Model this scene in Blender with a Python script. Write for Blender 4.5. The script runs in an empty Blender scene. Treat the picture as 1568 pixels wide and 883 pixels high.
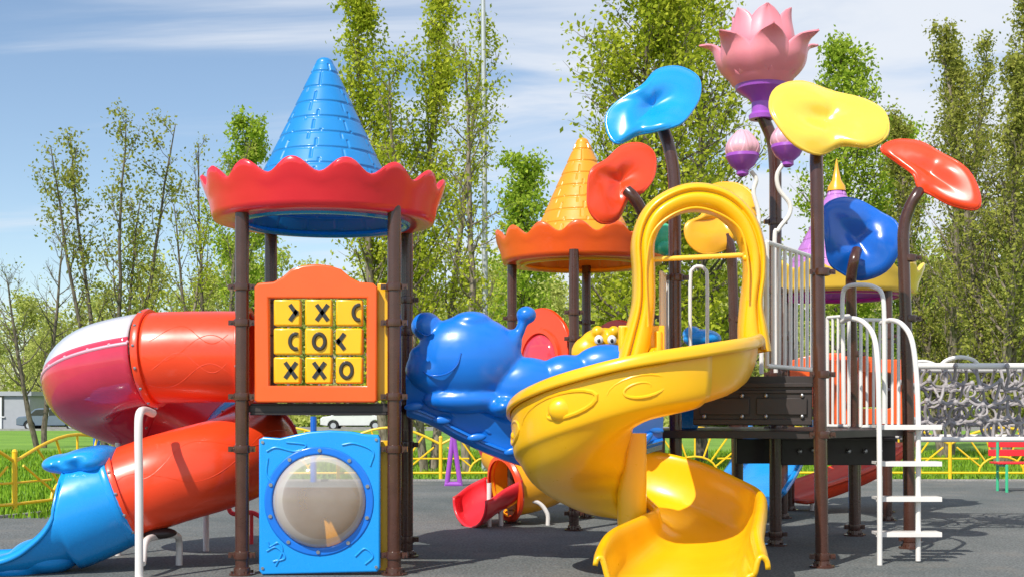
import bpy, math, random
import numpy as np
from mathutils import Vector, Matrix
pi=math.pi
random.seed(7)
# ---- survey helpers: bearings + real distance (m) -> world metres; eye 1.4 m above ground
F=1930.;CX=784.;HY=625.;EYE=1.4
def XX(px,d): return (px-CX)*d/F
def ZZ(py,d): return EYE+(HY-py)*d/F
def S(px,py,d): return Vector((XX(px,d),d,ZZ(py,d)))
scene=bpy.context.scene
# =============== materials ===============
def newmat(name):
    m=bpy.data.materials.new(name); m.use_nodes=True
    nt=m.node_tree; b=nt.nodes['Principled BSDF']
    return m,nt,b
def plastic(name,col,rough=.30,coat=.3,var=.10,spec=.5,metal=0,bump=.025,scale=3.,trans=0):
    m,nt,b=newmat(name)
    tc=nt.nodes.new('ShaderNodeTexCoord')
    n=nt.nodes.new('ShaderNodeTexNoise'); n.inputs['Scale'].default_value=scale; n.inputs['Detail'].default_value=6
    nt.links.new(tc.outputs['Object'],n.inputs['Vector'])
    mx=nt.nodes.new('ShaderNodeMix'); mx.data_type='RGBA'
    c=Vector(col)
    mx.inputs[6].default_value=(*[max(0,x*(1-var)) for x in c],1)
    mx.inputs[7].default_value=(*[min(1,x*(1+var)+.004) for x in c],1)
    nt.links.new(n.outputs['Fac'],mx.inputs[0]); nt.links.new(mx.outputs[2],b.inputs['Base Color'])
    mr=nt.nodes.new('ShaderNodeMapRange'); mr.inputs[3].default_value=rough-.08; mr.inputs[4].default_value=rough+.12
    n2=nt.nodes.new('ShaderNodeTexNoise'); n2.inputs['Scale'].default_value=14; n2.inputs['Detail'].default_value=5
    nt.links.new(tc.outputs['Object'],n2.inputs['Vector'])
    nt.links.new(n2.outputs['Fac'],mr.inputs[0]); nt.links.new(mr.outputs[0],b.inputs['Roughness'])
    b.inputs['Coat Weight'].default_value=coat; b.inputs['Coat Roughness'].default_value=.12
    b.inputs['Metallic'].default_value=metal
    bp=nt.nodes.new('ShaderNodeBump'); bp.inputs['Strength'].default_value=bump*3; bp.inputs['Distance'].default_value=.02
    n3=nt.nodes.new('ShaderNodeTexNoise'); n3.inputs['Scale'].default_value=4; n3.inputs['Detail'].default_value=2
    nt.links.new(tc.outputs['Object'],n3.inputs['Vector'])
    nt.links.new(n3.outputs['Fac'],bp.inputs['Height']); nt.links.new(bp.outputs[0],b.inputs['Normal'])
    if trans:
        t=nt.nodes.new('ShaderNodeBsdfTranslucent'); nt.links.new(mx.outputs[2],t.inputs[0])
        ms=nt.nodes.new('ShaderNodeMixShader'); ms.inputs[0].default_value=trans
        nt.links.new(b.outputs[0],ms.inputs[1]); nt.links.new(t.outputs[0],ms.inputs[2]); nt.links.new(ms.outputs[0],nt.nodes['Material Output'].inputs[0])
    return m
RED=plastic('red_plastic',(.80,.022,.035))
ORR=plastic('orange_red_plastic',(.90,.062,.012))
ORA=plastic('orange_plastic',(.93,.115,.012))
YEL=plastic('yellow_plastic',(.98,.50,.002))
YEL2=plastic('pale_yellow_plastic',(.96,.60,.07),rough=.22)
YOR=plastic('roof_yellow_plastic',(.95,.42,.015))
YORT=plastic('roof_yellow_shell',(.95,.40,.015),rough=.4,trans=.22)
BLU=plastic('blue_plastic',(.003,.17,.70))
BLU2=plastic('sky_blue_plastic',(.006,.31,.82),rough=.24)
BLUD=plastic('deep_blue_plastic',(.004,.12,.56),rough=.22)
ROOFB=plastic('roof_blue_shell',(.012,.29,.75),rough=.4,trans=.22)
PNK=plastic('pink_plastic',(.84,.26,.32),rough=.42)
PNK2=plastic('pale_pink_plastic',(.80,.42,.50),rough=.42)
PUR=plastic('purple_plastic',(.35,.08,.50))
PUR2=plastic('violet_roof_shell',(.60,.24,.68),rough=.4,trans=.2)
MAG=plastic('magenta_plastic',(.6,.05,.35))
GRN=plastic('green_plastic',(.05,.5,.25))
BRN=plastic('brown_painted_steel',(.066,.023,.014),rough=.26,coat=.4,var=.35,scale=9)
DECK=plastic('dark_deck_steel',(.030,.021,.019),rough=.5,coat=.1,var=.3)
GRY=plastic('grey_white_painted_steel',(.78,.75,.71),rough=.4,var=.1)
STEEL=plastic('bolt_steel',(.45,.45,.45),rough=.3,metal=.9)
BLK=plastic('black_print',(.02,.02,.02),rough=.5)
FYEL=plastic('fence_yellow_paint',(.92,.56,.01),rough=.4)
ROPE=plastic('grey_rope',(.38,.35,.35),rough=.8,coat=0,var=.35,scale=20)
WHT=plastic('white_paint',(.75,.75,.74),rough=.4)
GALV=plastic('galvanised_steel',(.5,.52,.54),rough=.45,metal=.3)
CARP=plastic('car_paint',(.12,.16,.22),rough=.2,coat=.8)
CARW=plastic('car_paint_white',(.7,.7,.7),rough=.2,coat=.8)
CGL=plastic('car_glass',(.02,.025,.03),rough=.1)
TYR=plastic('tyre_rubber',(.02,.02,.02),rough=.8,coat=0)
def clear(name,tint,body,fac,rough=.08):
    m=bpy.data.materials.new(name); m.use_nodes=True; nt=m.node_tree
    b=nt.nodes['Principled BSDF']; b.inputs['Base Color'].default_value=(*body,1)
    b.inputs['Roughness'].default_value=rough; b.inputs['Coat Weight'].default_value=.6
    t=nt.nodes.new('ShaderNodeBsdfTransparent'); t.inputs[0].default_value=(*tint,1)
    lw=nt.nodes.new('ShaderNodeLayerWeight'); lw.inputs[0].default_value=.35
    mr=nt.nodes.new('ShaderNodeMapRange'); mr.inputs[3].default_value=fac; mr.inputs[4].default_value=min(1,fac+.45)
    tc=nt.nodes.new('ShaderNodeTexCoord'); n=nt.nodes.new('ShaderNodeTexNoise'); n.inputs['Scale'].default_value=5; n.inputs['Detail'].default_value=7
    nt.links.new(tc.outputs['Object'],n.inputs['Vector'])
    ad=nt.nodes.new('ShaderNodeMath'); ad.operation='MULTIPLY_ADD'; ad.inputs[1].default_value=.45; 
    nt.links.new(n.outputs['Fac'],ad.inputs[0]); nt.links.new(lw.outputs['Fresnel'],ad.inputs[2])
    nt.links.new(ad.outputs[0],mr.inputs[0])
    mx=nt.nodes.new('ShaderNodeMixShader'); nt.links.new(mr.outputs[0],mx.inputs[0])
    nt.links.new(t.outputs[0],mx.inputs[1]); nt.links.new(b.outputs[0],mx.inputs[2])
    nt.links.new(mx.outputs[0],nt.nodes['Material Output'].inputs[0])
    return m
CLR=clear('clear_polycarbonate',(.90,.86,.82),(.58,.54,.50),.28)
CLRW=clear('hazy_clear_polycarbonate',(.95,.9,.92),(.82,.82,.86),.5)
CLRP=clear('translucent_red_polycarbonate',(1,.30,.42),(.92,.07,.14),.5)

def leafmat(name,c1,c2,tr=.45):
    m=bpy.data.materials.new(name); m.use_nodes=True; nt=m.node_tree
    nt.nodes.remove(nt.nodes['Principled BSDF'])
    g=nt.nodes.new('ShaderNodeNewGeometry')
    mx=nt.nodes.new('ShaderNodeMix'); mx.data_type='RGBA'
    mx.inputs[6].default_value=(*c1,1); mx.inputs[7].default_value=(*c2,1)
    nt.links.new(g.outputs['Random Per Island'],mx.inputs[0])
    d=nt.nodes.new('ShaderNodeBsdfDiffuse'); t=nt.nodes.new('ShaderNodeBsdfTranslucent')
    nt.links.new(mx.outputs[2],d.inputs[0]); nt.links.new(mx.outputs[2],t.inputs[0])
    ms=nt.nodes.new('ShaderNodeMixShader'); ms.inputs[0].default_value=tr
    nt.links.new(d.outputs[0],ms.inputs[1]); nt.links.new(t.outputs[0],ms.inputs[2])
    nt.links.new(ms.outputs[0],nt.nodes['Material Output'].inputs[0])
    return m
LF1=leafmat('spring_leaves',(.26,.34,.02),(.62,.64,.07))
LF2=leafmat('young_green_leaves',(.22,.34,.03),(.52,.62,.08))
LF3=leafmat('poplar_catkins_leaves',(.22,.24,.05),(.48,.48,.10))
LF4=leafmat('distant_leaves',(.36,.42,.09),(.68,.70,.22))
GRB=leafmat('grass_blades',(.12,.27,.02),(.34,.52,.05),.3)
def barkmat(name,c1,c2):
    m,nt,b=newmat(name)
    tc=nt.nodes.new('ShaderNodeTexCoord'); mp=nt.nodes.new('ShaderNodeMapping'); mp.inputs['Scale'].default_value=(6,6,1.5)
    n=nt.nodes.new('ShaderNodeTexNoise'); n.inputs['Scale'].default_value=3; n.inputs['Detail'].default_value=6
    nt.links.new(tc.outputs['Object'],mp.inputs[0]); nt.links.new(mp.outputs[0],n.inputs['Vector'])
    r=nt.nodes.new('ShaderNodeValToRGB'); r.color_ramp.elements[0].position=.35; r.color_ramp.elements[1].position=.65
    r.color_ramp.elements[0].color=(*c1,1); r.color_ramp.elements[1].color=(*c2,1)
    nt.links.new(n.outputs['Fac'],r.inputs[0]); nt.links.new(r.outputs[0],b.inputs['Base Color']); b.inputs['Roughness'].default_value=.9
    return m
BRK=barkmat('bark',(.06,.05,.04),(.20,.16,.12))
BRKL=barkmat('light_bark',(.11,.085,.06),(.30,.25,.19))

# =============== object infrastructure ===============
CUR=[None]
def group(name,loc=(0,0,0)):
    e=bpy.data.objects.new(name,None); scene.collection.objects.link(e); e.location=loc; e.empty_display_size=.2
    CUR[0]=(e,Matrix.Translation(Vector(loc)).inverted()); return e
def link(o):
    scene.collection.objects.link(o)
    if CUR[0]:
        o.parent=CUR[0][0]; o.matrix_parent_inverse=CUR[0][1]
    return o
def cr(pts,n=8,closed=False):
    P=[np.array(p,float) for p in pts]; N=len(P); out=[]
    rng=range(N if closed else N-1)
    for i in rng:
        if closed: a,b,c,d=P[(i-1)%N],P[i],P[(i+1)%N],P[(i+2)%N]
        else:
            b,c=P[i],P[i+1]; a=P[i-1] if i>0 else 2*b-c; d=P[i+2] if i+2<N else 2*c-b
        for k in range(n):
            t=k/n
            out.append(.5*((2*b)+(c-a)*t+(2*a-5*b+4*c-d)*t*t+(3*b-a-3*c+d)*t**3))
    if not closed: out.append(P[-1])
    return out
def frames(pts):
    P=[Vector(p[:3]) for p in pts]; T=[]
    for i in range(len(P)):
        a=P[max(0,i-1)]; b=P[min(len(P)-1,i+1)]; t=(b-a)
        T.append(t.normalized() if t.length>1e-9 else Vector((0,0,1)))
    u=Vector((0,0,1))
    if abs(T[0].dot(u))>.95: u=Vector((1,0,0))
    N=(u-T[0]*u.dot(T[0])).normalized(); out=[]
    for i in range(len(P)):
        N=(N-T[i]*N.dot(T[i])).normalized()
        out.append((P[i],T[i],N,T[i].cross(N)))
    return out
class MB:
    def __init__(s): s.v=[];s.f=[];s.m=[]
    def grid(s,rows,mat=0,wu=False,wv=False):
        b=len(s.v); R=len(rows);C=len(rows[0])
        for r in rows: s.v.extend([tuple(p) for p in r])
        for i in range(R if wu else R-1):
            for j in range(C if wv else C-1):
                i2=(i+1)%R;j2=(j+1)%C
                s.f.append((b+i*C+j,b+i*C+j2,b+i2*C+j2,b+i2*C+j)); s.m.append(mat)
    def ngon(s,pts,mat=0):
        b=len(s.v); s.v.extend([tuple(p) for p in pts]); s.f.append(tuple(range(b,b+len(pts)))); s.m.append(mat)
    def tube(s,pts,r,n=10,mat=0,cap=True,closed=False,matf=None):
        if closed:
            pts=list(pts)
            P=[Vector(p[:3]) for p in pts]; L=len(P)
            c=sum(P,Vector())/L; nn=(P[0]-c).cross(P[L//4]-c).normalized(); rows=[]
            for i in range(L):
                t=(P[(i+1)%L]-P[i-1]).normalized(); q=t.cross(nn)
                rows.append([P[i]+(nn*math.cos(a)+q*math.sin(a))*r for a in [2*pi*k/n for k in range(n)]])
            s.grid(rows,mat,wu=True,wv=True); return
        fr=frames(pts); rows=[]
        for i,(p,t,a,b) in enumerate(fr):
            rr=r[i] if hasattr(r,'__len__') else r
            rows.append([p+(a*math.cos(2*pi*k/n)+b*math.sin(2*pi*k/n))*rr for k in range(n)])
        s.grid(rows,mat,wv=True)
        if cap: s.ngon(rows[0][::-1],mat); s.ngon(rows[-1],mat)
    def cyl(s,a,b,r,n=16,mat=0): s.tube([a,b],r,n,mat)
    def box(s,c,sz,mat=0,rot=None):
        c=Vector(c); x,y,z=[q/2 for q in sz]; b=len(s.v)
        for q in [(-x,-y,-z),(x,-y,-z),(x,y,-z),(-x,y,-z),(-x,-y,z),(x,-y,z),(x,y,z),(-x,y,z)]:
            v=Vector(q)
            if rot: v=rot@v
            s.v.append(tuple(c+v))
        for f in [(0,3,2,1),(4,5,6,7),(0,1,5,4),(1,2,6,5),(2,3,7,6),(3,0,4,7)]:
            s.f.append(tuple(b+i for i in f)); s.m.append(mat)
    def lathe(s,prof,c,n=48,mat=0,axis=None):
        c=Vector(c); rows=[]
        M=Vector((0,0,1)).rotation_difference(Vector(axis)).to_matrix() if axis else Matrix.Identity(3)
        for r,z in prof:
            rows.append([c+M@Vector((r*math.cos(2*pi*k/n),r*math.sin(2*pi*k/n),z)) for k in range(n)])
        s.grid(rows,mat,wv=True)
    def ell(s,c,rad,mat=0,n=24,rot=None):
        c=Vector(c); rows=[]
        for i in range(n//2+1):
            th=pi*i/(n//2); th=min(max(th,.001),pi-.001)
            row=[]
            for k in range(n):
                v=Vector((rad[0]*math.sin(th)*math.cos(2*pi*k/n),rad[1]*math.sin(th)*math.sin(2*pi*k/n),rad[2]*math.cos(th)))
                if rot: v=rot@v
                row.append(c+v)
            rows.append(row)
        s.grid(rows,mat,wv=True)
    def make(s,name,mats,sharp=35,solid=0,bevel=0,fixn=True):
        me=bpy.data.meshes.new(name); me.from_pydata(s.v,[],s.f)
        for m in (mats if isinstance(mats,(list,tuple)) else [mats]): me.materials.append(m)
        me.polygons.foreach_set('material_index',s.m); me.validate(); me.update()
        if fixn:
            import bmesh
            bm=bmesh.new(); bm.from_mesh(me); bmesh.ops.remove_doubles(bm,verts=bm.verts,dist=1e-5)
            bmesh.ops.recalc_face_normals(bm,faces=bm.faces); bm.to_mesh(me); bm.free()
        me.shade_smooth()
        if sharp: me.set_sharp_from_angle(angle=math.radians(sharp))
        o=bpy.data.objects.new(name,me); link(o)
        if solid:
            q=o.modifiers.new('s','SOLIDIFY'); q.thickness=solid; q.offset=0
        if bevel:
            q=o.modifiers.new('b','BEVEL'); q.width=bevel; q.segments=2; q.limit_method='ANGLE'
        return o
def plate(name,outl,th,org,u,v,mats,holes=(),bev=.012,smoothn=0):
    """extruded 2D outline (metres in u,v axes) with holes"""
    cu=bpy.data.curves.new('c','CURVE'); cu.dimensions='2D'; cu.fill_mode='BOTH'; cu.extrude=max(th/2-bev,.0005); cu.bevel_depth=bev; cu.bevel_resolution=2; cu.offset=-bev
    for L in [outl]+list(holes):
        sp=cu.splines.new('POLY'); sp.points.add(len(L)-1); sp.use_cyclic_u=True
        for i,p in enumerate(L): sp.points[i].co=(p[0],p[1],0,1)
    t=bpy.data.objects.new('t',cu); scene.collection.objects.link(t)
    dg=bpy.context.evaluated_depsgraph_get(); dg.update()
    me=bpy.data.meshes.new_from_object(t.evaluated_get(dg)); bpy.data.objects.remove(t)
    u=Vector(u).normalized(); v=Vector(v).normalized(); n=u.cross(v)
    M=Matrix((u,v,n)).transposed().to_4x4(); M.translation=Vector(org)
    me.transform(M); me.materials.clear(); me.materials.append(mats)
    me.shade_smooth(); me.set_sharp_from_angle(angle=math.radians(30))
    o=bpy.data.objects.new(name,me); return link(o)
def circ(cx,cy,r,n=48,ry=None): return [(cx+r*math.cos(2*pi*k/n),cy+(ry or r)*math.sin(2*pi*k/n)) for k in range(n)]
def rrect(x0,y0,x1,y1,r,n=6):
    o=[]
    for cx,cy,a in ((x1-r,y1-r,0),(x0+r,y1-r,90),(x0+r,y0+r,180),(x1-r,y0+r,270)):
        for k in range(n+1):
            t=math.radians(a+90*k/n); o.append((cx+r*math.cos(t),cy+r*math.sin(t)))
    return o
PR=.058
def pole(m,x,y,z1,clamps=(),z0=0,r=PR,base=True,mat=0):
    m.cyl((x,y,z0),(x,y,z1),r,20,mat)
    if base:
        m.lathe([(.001,.0),(r*1.9,.0),(r*1.9,.015),(r*1.25,.02),(r*1.2,.06),(r*1.01,.065)],(x,y,0.004),20,mat)
        for k in range(4):
            a=k*pi/2+.6; m.cyl((x+r*1.55*math.cos(a),y+r*1.55*math.sin(a),.015),(x+r*1.55*math.cos(a),y+r*1.55*math.sin(a),.04),.012,6,mat)
    for z in clamps:
        m.lathe([(r*1.0,-.034),(r*1.2,-.03),(r*1.24,0),(r*1.2,.03),(r*1.0,.034)],(x,y,z),20,mat)
        for sx in (-1,1):
            m.box((x+sx*r*1.5,y-.01,z),(.05,.028,.045),mat); m.cyl((x+sx*r*1.5,y-.04,z),(x+sx*r*1.5,y+.03,z),.01,6,mat)
# =============== roof ===============
def roof(cx,cy,z0,mcone,mring,munder,nw=15,rot=0,R=1.08,H=1.46,rc=1.):
    rows=[];N=180
    prof=[(0.62,.02),(.70,0),(.93,0),(.965,.01),(.985,.06),(1.0,.14),(1.03,.22),(1.06,.30),(1.065,.335),(1.045,.35),(1.01,.335),(.96,.27),(.9,.22),(.78,.20),(.66,.22)]
    prof[0]=(.745*rc,.02);prof[1]=(.76*rc,0);prof[-1]=(.70*rc,.22)
    for r,z in prof:
        row=[]
        for k in range(N):
            a=2*pi*k/N+rot; w=math.cos(nw*a); w=w*(1-.15*w)
            k2=max(0,(z-.12)/.22) if r>.94 else 0
            rr=r*R/1.08*1.0+ .018*k2*w
            row.append((cx+rr*math.cos(a),cy+rr*math.sin(a),z0+z+.055*k2*w))
        rows.append(row)
    m=MB(); m.grid(rows,0,wv=True); m.make('scalloped_ring',[mring],sharp=60)
    # cone with moulded brick courses
    rows=[];NR=210;N=400
    nrow=10
    for i in range(NR+1):
        t=i/NR; row=[]
        r=rc*(.755*(1-t)+.055*t-.008*math.sin(pi*t))
        if t>.965: r=(.075*rc)*math.sqrt(max(0,1-((t-.965)/.035)**2))+.001
        band=t*nrow; ri=int(band); fr=band-ri
        nb=max(4,int(2*pi*max(r,.05)/.27))
        gh=min(fr,1-fr)*H/nrow
        for k in range(N):
            a=2*pi*k/N; q=(a/(2*pi)*nb+.5*(ri%2)+.13*ri)%1; gv=min(q,1-q)*2*pi*r/nb
            def s(x): return max(0,1-(x/.014)**2) 
            g=max(s(gh),s(gv)); dr=(-.011*g+.005*(1-fr)) if .02<t<.95 else 0
            row.append((cx+(r+dr)*math.cos(a),cy+(r+dr)*math.sin(a),z0+t*H))
        rows.append(row)
    m=MB(); m.grid(rows,0,wv=True); m.make('brick_pattern_cone',[mcone],sharp=0)
    m=MB(); m.lathe([(.765*rc,.0),(.755*rc,-.022),(.715*rc,-.022),(.70*rc,.0),(.72*rc,.03)],(cx,cy,z0),64,0); m.make('cone_rim',[munder],sharp=60)

# =============== TOWER 1 (left) ===============
xl,xr,yf,yb=-2.27,-.99,10.6,11.87
group('play_tower',(-1.64,11.23,0))
m=MB()
cl=[.17,1.06,1.50,2.12,2.42]
for x,y in ((xl,yf),(xr,yf),(xl,yb),(xr,yb)): pole(m,x,y,3.10,cl)
m.make('steel_posts',[BRN])
roof(-1.67,11.23,3.04,ROOFB,RED,BLU2,H=1.48)
m=MB(); m.box((-1.63,11.23,1.40),(1.20,1.2,.06)); m.box((-1.63,10.655,1.395),(1.15,.04,.10)); m.box((-1.63,11.82,1.395),(1.15,.04,.10))
m.box((-2.20,11.23,1.393),(.04,1.1,.10)); m.box((-1.06,11.23,1.393),(.04,1.1,.10)); m.make('deck',[DECK],bevel=.006)
m=MB()
for k in range(12): m.cyl((-2.13+k*.09,10.64,1.395),(-2.13+k*.09,10.632,1.395),.014,10)
m.make('deck_perforations',[BLK])
def px2(px,py,d=10.6): return (XX(px,d),ZZ(py,d))
U=(1,0,0);V=(0,0,1);org=(0,10.60,0)
top=[px2(*q) for q in [(391,440),(396,434),(420,432),(433,425),(447,413),(465,407),(485,405),(505,407),(523,413),(537,425),(550,432),(572,434),(578,440)]]
outl=[px2(391,613),px2(395,616),px2(574,616),px2(578,613)]+top[::-1]
plate('orange_frame',outl,.09,org,U,V,ORA,[ [px2(413,590),px2(562,590),px2(562,457),px2(413,457)][::-1] ],bev=.016)
m=MB(); x0,z0=px2(578,612);x1,z1=px2(594,433)
m.box(((x0+x1)/2+.01,10.665,(z0+z1)/2),(.12,.03,z1-z0)); m.make('yellow_side_edge',[YEL],bevel=.006)
plate('yellow_back_panel',rrect(XX(405,11.8),ZZ(600,11.8),XX(420,11.8),ZZ(440,11.8),.02),.03,(0,11.87,0),U,V,YEL)
m=MB(); sy=MB()
def symbol(b,c,kind,s,yy,z,lo,hi):
    """raised glyph, trimmed where it wraps round the cube's edge (lo..hi = visible x range)"""
    if kind=='X':
        for a in (1,-1):
            p0=Vector((c-s*.36,yy,z-a*s*.5)); p1=Vector((c+s*.36,yy,z+a*s*.5)); q=[]
            for k in range(9):
                p=p0.lerp(p1,k/8)
                if lo<=p.x<=hi: q.append(p)
            if len(q)>1:
                d=(q[-1]-q[0]); mid=(q[0]+q[-1])/2; b.box(mid,(.034,.008,d.length+.01),0,Matrix.Rotation(math.atan2(d.x,d.z),3,'Y'))
    else:
        pts=[(c+s*.38*math.cos(t),yy,z+s*.5*math.sin(t)) for t in [2*pi*k/32+pi*(c<lo+.1)*0 for k in range(33)]]
        seg=[]
        for p in pts:
            if lo<=p[0]<=hi: seg.append(p)
            else:
                if len(seg)>1: b.tube(seg,.017,6)
                seg=[]
        if len(seg)>1: b.tube(seg,.017,6)
lay=[['X','X','O'],['O','O','X'],['X','X','O']]
offs=[[.075,.035,.085],[.075,.01,-.085],[.035,.01,-.02]]
for r,py in enumerate((478.5,522.5,566.5)):
    for c,px in enumerate((440,488,535)):
        x,z=px2(px,py)
        hi=.100 if (r,c)!=(0,0) else .09
        m.box((x,10.635+random.uniform(-.004,.004),z),(.222,.13,.222),0,Matrix.Rotation(offs[r][c]*.35,3,'Z'))
        symbol(sy,x+offs[r][c],lay[r][c],.125,10.566,z,x-(.06 if (r,c)==(0,0) else .1),x+hi)
m.make('game_cubes',[YEL],bevel=.014); sy.make('game_symbols',[BLK])
m=MB()
for px in (440,488,535):
    x,_=px2(px,0); m.cyl((x,10.64,px2(0,595)[1]),(x,10.64,px2(0,452)[1]),.012,8)
m.make('game_axles',[STEEL])
tp=[px2(*q) for q in [(398,672),(405,668),(430,670),(455,664),(475,660),(505,658),(540,660),(560,664),(580,665),(583,670)]]
outl=[px2(398,872),px2(403,878),px2(578,874),px2(583,868)]+tp[::-1]
cx_,cz_=px2(490,766)
plate('blue_bubble_panel',outl,.08,(0,10.59,0),U,V,BLU2,[circ(cx_,cz_,.395)],bev=.016)
plate('panel_raised_border',circ(cx_,cz_,.46,64),.05,(0,10.565,0),U,V,BLU,[circ(cx_,cz_,.39,64)],bev=.015)
m=MB()
for q in [[(410,690),(425,684),(455,690),(470,680),(440,676)],[(525,680),(545,678),(572,690),(568,712)],[(410,842),(425,836),(438,852),(420,858)],[(545,850),(560,838),(572,850),(560,862)],[(412,700),(410,725),(420,738)],[(412,828),(415,835),(428,829),(434,842),(424,864)]]:
    pts=cr([(px2(a,b)[0],10.548,px2(a,b)[1]) for a,b in q],6); m.tube(pts,.009,8)
m.make('panel_relief',[BLU2])
m=MB(); 
for k in range(10):
    a=2*pi*k/10+.3; p=(cx_+.425*math.cos(a),10.545,cz_+.425*math.sin(a)); m.cyl(p,(p[0],10.53,p[2]),.016,10)
for a,b in ((404,676),(577,672),(404,868),(577,866)):
    p=px2(a,b); m.cyl((p[0],10.56,p[1]),(p[0],10.54,p[1]),.013,10)
m.make('panel_bolts',[STEEL])
m=MB(); m.lathe([(.392,0)]+[(.39*math.cos(t),.20*math.sin(t)) for t in [pi/2*k/14 for k in range(15)]],(cx_,10.57,cz_),56,0,axis=(0,-1,0)); m.make('bubble_window',[CLR],sharp=0)
m=MB(); m.box((XX(588,10.7),10.68,.58),(.07,.03,1.1)); m.make('yellow_lower_edge',[YEL],bevel=.006)
plate('yellow_lower_panel',rrect(-2.2,.05,-1.07,.66,.03),.04,(0,11.86,0),U,V,YOR)

# =============== TUBE SLIDE (left) ===============
group('tube_slide',(-3.2,11.2,0))
key=[(-2.32,11.22,1.86),(-2.75,11.22,1.86),(-3.25,11.23,1.84),(-3.72,11.35,1.74),(-3.92,11.75,1.60),(-3.68,12.2,1.42),(-3.2,12.36,1.27),(-2.7,12.2,1.14),(-2.42,11.75,1.02),(-2.60,11.28,.91),(-3.0,11.06,.79),(-3.42,10.98,.64)]
path=cr(key,10); fr=frames(path)
def swp(i0,i1,r,mat,name,matf=None,n=40,mats=None):
    rows=[]
    m=MB()
    for p,t,a,b in fr[i0:i1+1]:
        rows.append([p+(a*math.cos(2*pi*k/n)+b*math.sin(2*pi*k/n))*r for k in range(n)])
    m.grid(rows,0,wv=True)
    if matf:
        for q,f in enumerate(m.f):
            k=q%n; m.m[q]=matf(k/n)
    return m.make(name,mats or [mat],sharp=0,solid=.02,fixn=False)
swp(0,19,.395,ORR,'upper_tube')
swp(20,52,.40,None,'translucent_bend',matf=lambda t:1 if (t<.20 or t>.80) else 0,mats=[CLRP,CLRW])
swp(53,72,.395,RED,'rear_tube')
swp(73,77,.42,BLU2,'blue_collar')
swp(78,110,.395,ORR,'lower_tube')
def ringat(i,mat,name,r=.435,w=.03):
    p,t,a,b=fr[i]; m=MB(); m.lathe([(.39,-w),(r,-w),(r+.008,0),(r,w),(.39,w)],p,48,0,axis=t); 
    m.make(name,[mat],sharp=50)
    m=MB()
    for k in range(14):
        d=(a*math.cos(2*pi*k/14)+b*math.sin(2*pi*k/14))*(r+.004); m.ell(p+d,(.016,.016,.016),0,8)
    m.make(name+'_bolts',[STEEL])
for i,mt in ((1,ORR),(19,ORR),(52,RED),(78,RED),(109,ORR)): ringat(i,mt,'flange')
m=MB()
def vein(i0,i1,ph,amp,frq,r=.397,w=.009):
    pts=[]
    for i in range(i0,i1+1):
        p,t,a,b=fr[i]; th=ph+amp*math.sin((i-i0)*frq)
        pts.append(p+(a*math.cos(th)+b*math.sin(th))*r)
    m.tube(cr(pts,3),w,6)
for base in (0,pi*.45,pi*.9,-pi*.45,pi*1.35):
    vein(2,18,base,.28,.35); vein(3,17,base+.3,.22,-.5); vein(80,108,base,.3,.3); vein(84,104,base+.35,.25,-.4)
m.make('tube_relief_veins',[ORR])
m=MB()
for s in (.20,.80):
    pts=[]
    for i in range(20,53):
        p,t,a,b=fr[i]; th=2*pi*s; pts.append(p+(a*math.cos(th)+b*math.sin(th))*.405)
    m.tube(pts,.016,8)
    for q in pts[::3]: m.ell(q+Vector((0,0,.012)),(.016,.016,.016),0,8)
m.make('bend_seam',[PNK2])
key2=[(-3.40,10.98,.64,.42,1.0),(-3.62,10.93,.55,.44,.93),(-3.86,10.88,.46,.45,.60),(-4.10,10.82,.38,.44,.42),(-4.32,10.78,.33,.43,.34),(-4.62,10.74,.31,.42,.34)]
pp=cr(key2,8); f2=frames(pp); rows=[]
for (p,t,a,b),q in zip(f2,pp):
    r=q[3]; op=q[4]; row=[]
    a=Vector((0,0,1)); a=(a-t*a.dot(t)).normalized(); b=t.cross(a)
    for k in range(41):
        s=(k/40-.5)*2*pi*op*.985+pi
        row.append(p+(a*math.cos(s)*r*(.82 if op<.6 else 1)+b*math.sin(s)*r))
    n0=row[0]; n1=row[-1]
    row=[n0+(n0-p).normalized()*.03-a*.03]+row+[n1+(n1-p).normalized()*.03-a*.03]
    rows.append(row)
m=MB(); m.grid(rows,0); m.make('exit_trough',[BLU2],sharp=0,solid=.035,fixn=False)
p,t,a,b=frames(path)[110]
m=MB(); m.lathe([(.385,-.02),(.45,-.02),(.46,.01),(.44,.05),(.39,.06)],p,48,0,axis=t); m.make('exit_collar',[BLU2],sharp=50)
m=MB(); m.ell((-3.66,10.88,.985),(.26,.36,.085),0,24,Matrix.Rotation(-.22,3,'Y'));m.ell((-3.86,10.84,.93),(.16,.30,.085),0,24,Matrix.Rotation(-.1,3,'Y')); m.ell((-3.56,10.92,.95),(.18,.4,.14)); m.ell((-4.25,10.8,.04),(.28,.3,.13)); m.ell((-4.0,10.82,.14),(.3,.3,.16))
m.ell((-3.74,10.86,.90),(.18,.30,.09))
o=m.make('exit_hood_and_foot',[BLU2],fixn=False); q=o.modifiers.new('r','REMESH'); q.mode='VOXEL'; q.voxel_size=.018; q.use_smooth_shade=True; q=o.modifiers.new('s','SMOOTH'); q.iterations=14; q.factor=.7
group('slide_support_frame',(-3.0,10.5,0))
m=MB()
m.tube(cr([(XX(213,10.25),10.25,0),(XX(213,10.25),10.25,.8),(XX(212,10.25),10.25,1.22),(XX(214,10.3),10.3,1.36),(XX(222,10.45),10.45,1.385),(XX(234,10.6),10.6,1.36)],8),.034,12)
m.tube(cr([(XX(218,10.4),10.4,.12),(XX(222,10.6),10.62,.28),(XX(240,10.9),10.95,.29),(XX(262,11),11.15,.28),(XX(272,11.2),11.25,.2),(XX(272,11.2),11.25,0)],8),.03,12)
m.tube([(XX(212,10.25),10.25,.004),(XX(212,10.25),10.25,.02)],.07,16)
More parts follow.
